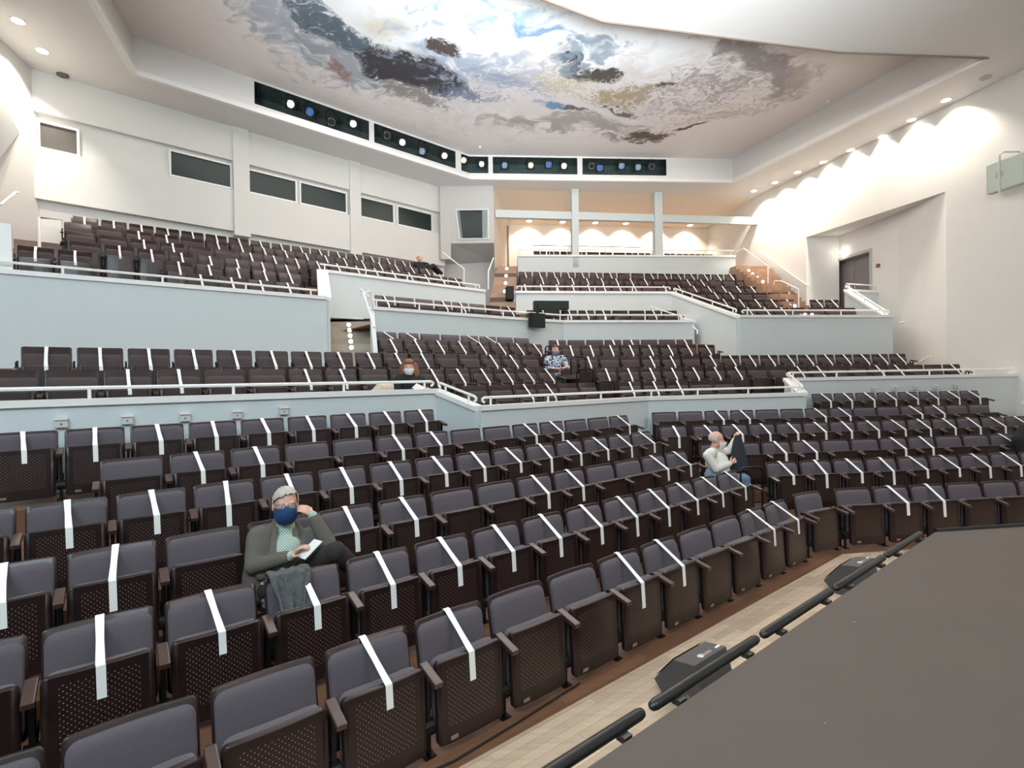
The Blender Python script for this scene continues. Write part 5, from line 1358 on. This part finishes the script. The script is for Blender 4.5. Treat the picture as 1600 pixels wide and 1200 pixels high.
top_ = rj(1153, 680, .30); mb = MB(); nu, nw = 20, 14; grid = []
for j in range(nw+1):
    f = j/nw
    for i in range(nu):
        a = 2*math.pi*i/nu; rx = .02+.15*f**.7+.015*math.sin(a*3+f*4)+.01*math.sin(a*7); ry = .02+.06*f
        grid.append(top_+Vector((rx*math.cos(a)-.03*f+.02*f*f, ry*math.sin(a)-.02*f, -.56*f+.02*math.cos(a)*f)))
mb.add(grid, [(j*nu+i, j*nu+(i+1) % nu, (j+1)*nu+(i+1) % nu, (j+1)*nu+i) for j in range(nw) for i in range(nu)]+[tuple(range(nu-1, -1, -1)), tuple(nw*nu+i for i in range(nu))])
tag(mb.build('jacket', M_['darkcloth'], smooth=True), 'dark jacket hanging from the raised hand of the person in white shirt', 'jacket')
# woman behind the parapet
def wj(px, py, dp): return J(px, py, 'L', 8.259-dp)
hd = wj(639, 573, .35); face = (camp-hd); face.z = -.5; face = face.normalized()
jo = dict(shR=wj(624, 592, .30), shL=wj(656, 593, .34), spine=[wj(641, 603, .35), wj(641, 622, .33)], girth=.15,
          armR=[wj(623, 593, .32), wj(620, 615, .38), wj(640, 616, .52)], armL=[wj(657, 594, .36), wj(661, 614, .42), wj(660, 609, .54)],
          legR=[wj(632, 628, .30), wj(636, 628, .48), wj(637, 655, .44)], legL=[wj(648, 628, .30), wj(652, 628, .48), wj(653, 655, .44)], topname='pullover')
jo['armLh'] = (Vector((.5, -.3, .2)), Vector((0, 0, -1)), .6, 1); jo['armRh'] = (Vector((.5, -.3, .1)), Vector((0, 0, -1)), .6, -1)
w_p = figure('person with long auburn hair and white mask in dark top, behind the balcony handrail', hd, face, 1.05, jo, 'redhair', 'blackcloth', 'blackcloth', 'whitemask', .015,
       hairtest=lambda x, y, z: z > .12 or y < .05)
R = frame(face); mb = MB()
for q in (-1, 1):
    for k in range(4):
        b = hd+R @ Vector((q*(.072+.012*k), -.02-.03*k, .03)); limb(mb, [b, b+R @ Vector((q*.025, -.01, -.10)), b+R @ Vector((q*(.040+.014*(q < 0)), -.01, -.22-.02*(q < 0)))], [.034, .042, .030])
limb(mb, [hd+R @ Vector((-.05, -.07, 0)), hd+R @ Vector((-.05, -.09, -.22))], [.06, .06]); limb(mb, [hd+R @ Vector((.05, -.07, 0)), hd+R @ Vector((.05, -.09, -.2))], [.06, .06])
limb(mb, [hd+R @ Vector((-.06, .045, .075)), hd+R @ Vector((0, .075, .08)), hd+R @ Vector((.06, .045, .075))], [.03, .034, .03])
fuse(mb, 'long_hair', M_['redhair'], w_p, .012, 4)
p = wj(655, 606, .62); tag(MB().box(-.09, .09, -.12, .12, -.003, .003, M=Matrix.Translation(p) @ Matrix.Rotation(math.radians(25), 4, 'Y') @ Matrix.Rotation(math.radians(18), 4, 'X')).build('programme', M_['whitemask']), 'open pale programme in the lap of the auburn-haired person', 'booklet')
mb = MB(); c = J(598, 610, 'L', 8.0); limb(mb, [c+Vector((-.16, -.1, -.12)), c+Vector((-.02, 0, .02)), c+Vector((.12, .1, .0)), c+Vector((.20, .12, -.12))], [.10, .12, .12, .09])
tag(fuse(mb, 'coat', mat('beige_cloth', srgb(206, 190, 172), .9, noise=.1, scale=20, bump=.6), None, .015, 3), 'beige coat heaped on the seat left of the auburn-haired person', 'coat')
# man in the patterned shirt
def pj(px, py, dp): return J(px, py, 'R', 12.669-dp)
hd = pj(868, 547, .32); face = (camp-hd); face.z = -.6; face = (face.normalized()+Vector((.45, 0, 0))).normalized()
jo = dict(shR=pj(856, 561, .30), shL=pj(879, 560, .34), spine=[pj(867, 570, .33), pj(866, 590, .30)], girth=.16,
          armR=[pj(855, 562, .32), pj(853, 576, .40), pj(872, 576, .62)], armL=[pj(880, 561, .36), pj(887, 575, .46), pj(881, 575, .66)],
          legR=[pj(860, 592, .32), pj(864, 594, .80), pj(865, 620, .80)], legL=[pj(872, 592, .32), pj(880, 594, .80), pj(881, 620, .80)], sleeve=.45)
jo['armRh'] = (Vector((1, -.2, 0)), Vector((0, 0, -1)), .7, -1); jo['armLh'] = (Vector((-.8, -.4, .1)), Vector((0, 0, -1)), .7, 1)
figure('seated person with short brown hair, lilac mask and blue and white patterned shirt', hd, face, 1.05, jo, 'brownhair', 'pattern', 'blackcloth', 'lilacmask', .016,
       hairtest=lambda x, y, z: z > .42 or (y < -.1 and z > -.2))
# reclining man at the top left
def uj(px, py, dp): return J(px, py, 'L', 16.0-dp)
hd = uj(656, 404.5, .30); face = Vector((.75, -.6, .05)).normalized()
jo = dict(shR=uj(649, 413, .40), shL=uj(663, 413, .2), spine=[uj(657, 419, .32), uj(660, 428, .34)], girth=.15,
          armR=[uj(649, 414, .42), uj(658, 422, .5), uj(666, 414, .5)], armL=[uj(664, 413, .22), uj(669, 417, .3), uj(667, 411, .35)],
          legR=[uj(662, 426, .36), uj(677, 415, .40), uj(690, 427, .42)], legL=[uj(662, 428, .30), uj(674, 417, .30), uj(684, 427, .32)], topname='jacket')
figure('reclining person in dark suit, legs over the seats of the upper left balcony', hd, face, 1.1, jo, 'greyhair', 'blackcloth', 'blackcloth', None, .02,
       hairtest=lambda x, y, z: (y < -.2 and -.3 < z < .6))
# sleeve of a dark coat at the right edge
mb = MB(); c = J(1598, 686, 'R', 7.7); limb(mb, [c+Vector((-.02, 0, .14)), c+Vector((-.07, -.02, .0)), c+Vector((-.02, -.02, -.2))], [.07, .12, .11]); limb(mb, [c+Vector((.1, 0, .1)), c+Vector((.14, 0, -.2))], [.12, .14])
tag(fuse(mb, 'coat', M_['blackcloth'], None, .015, 3), 'dark coat on a seat, cut off by the right edge', 'coat')
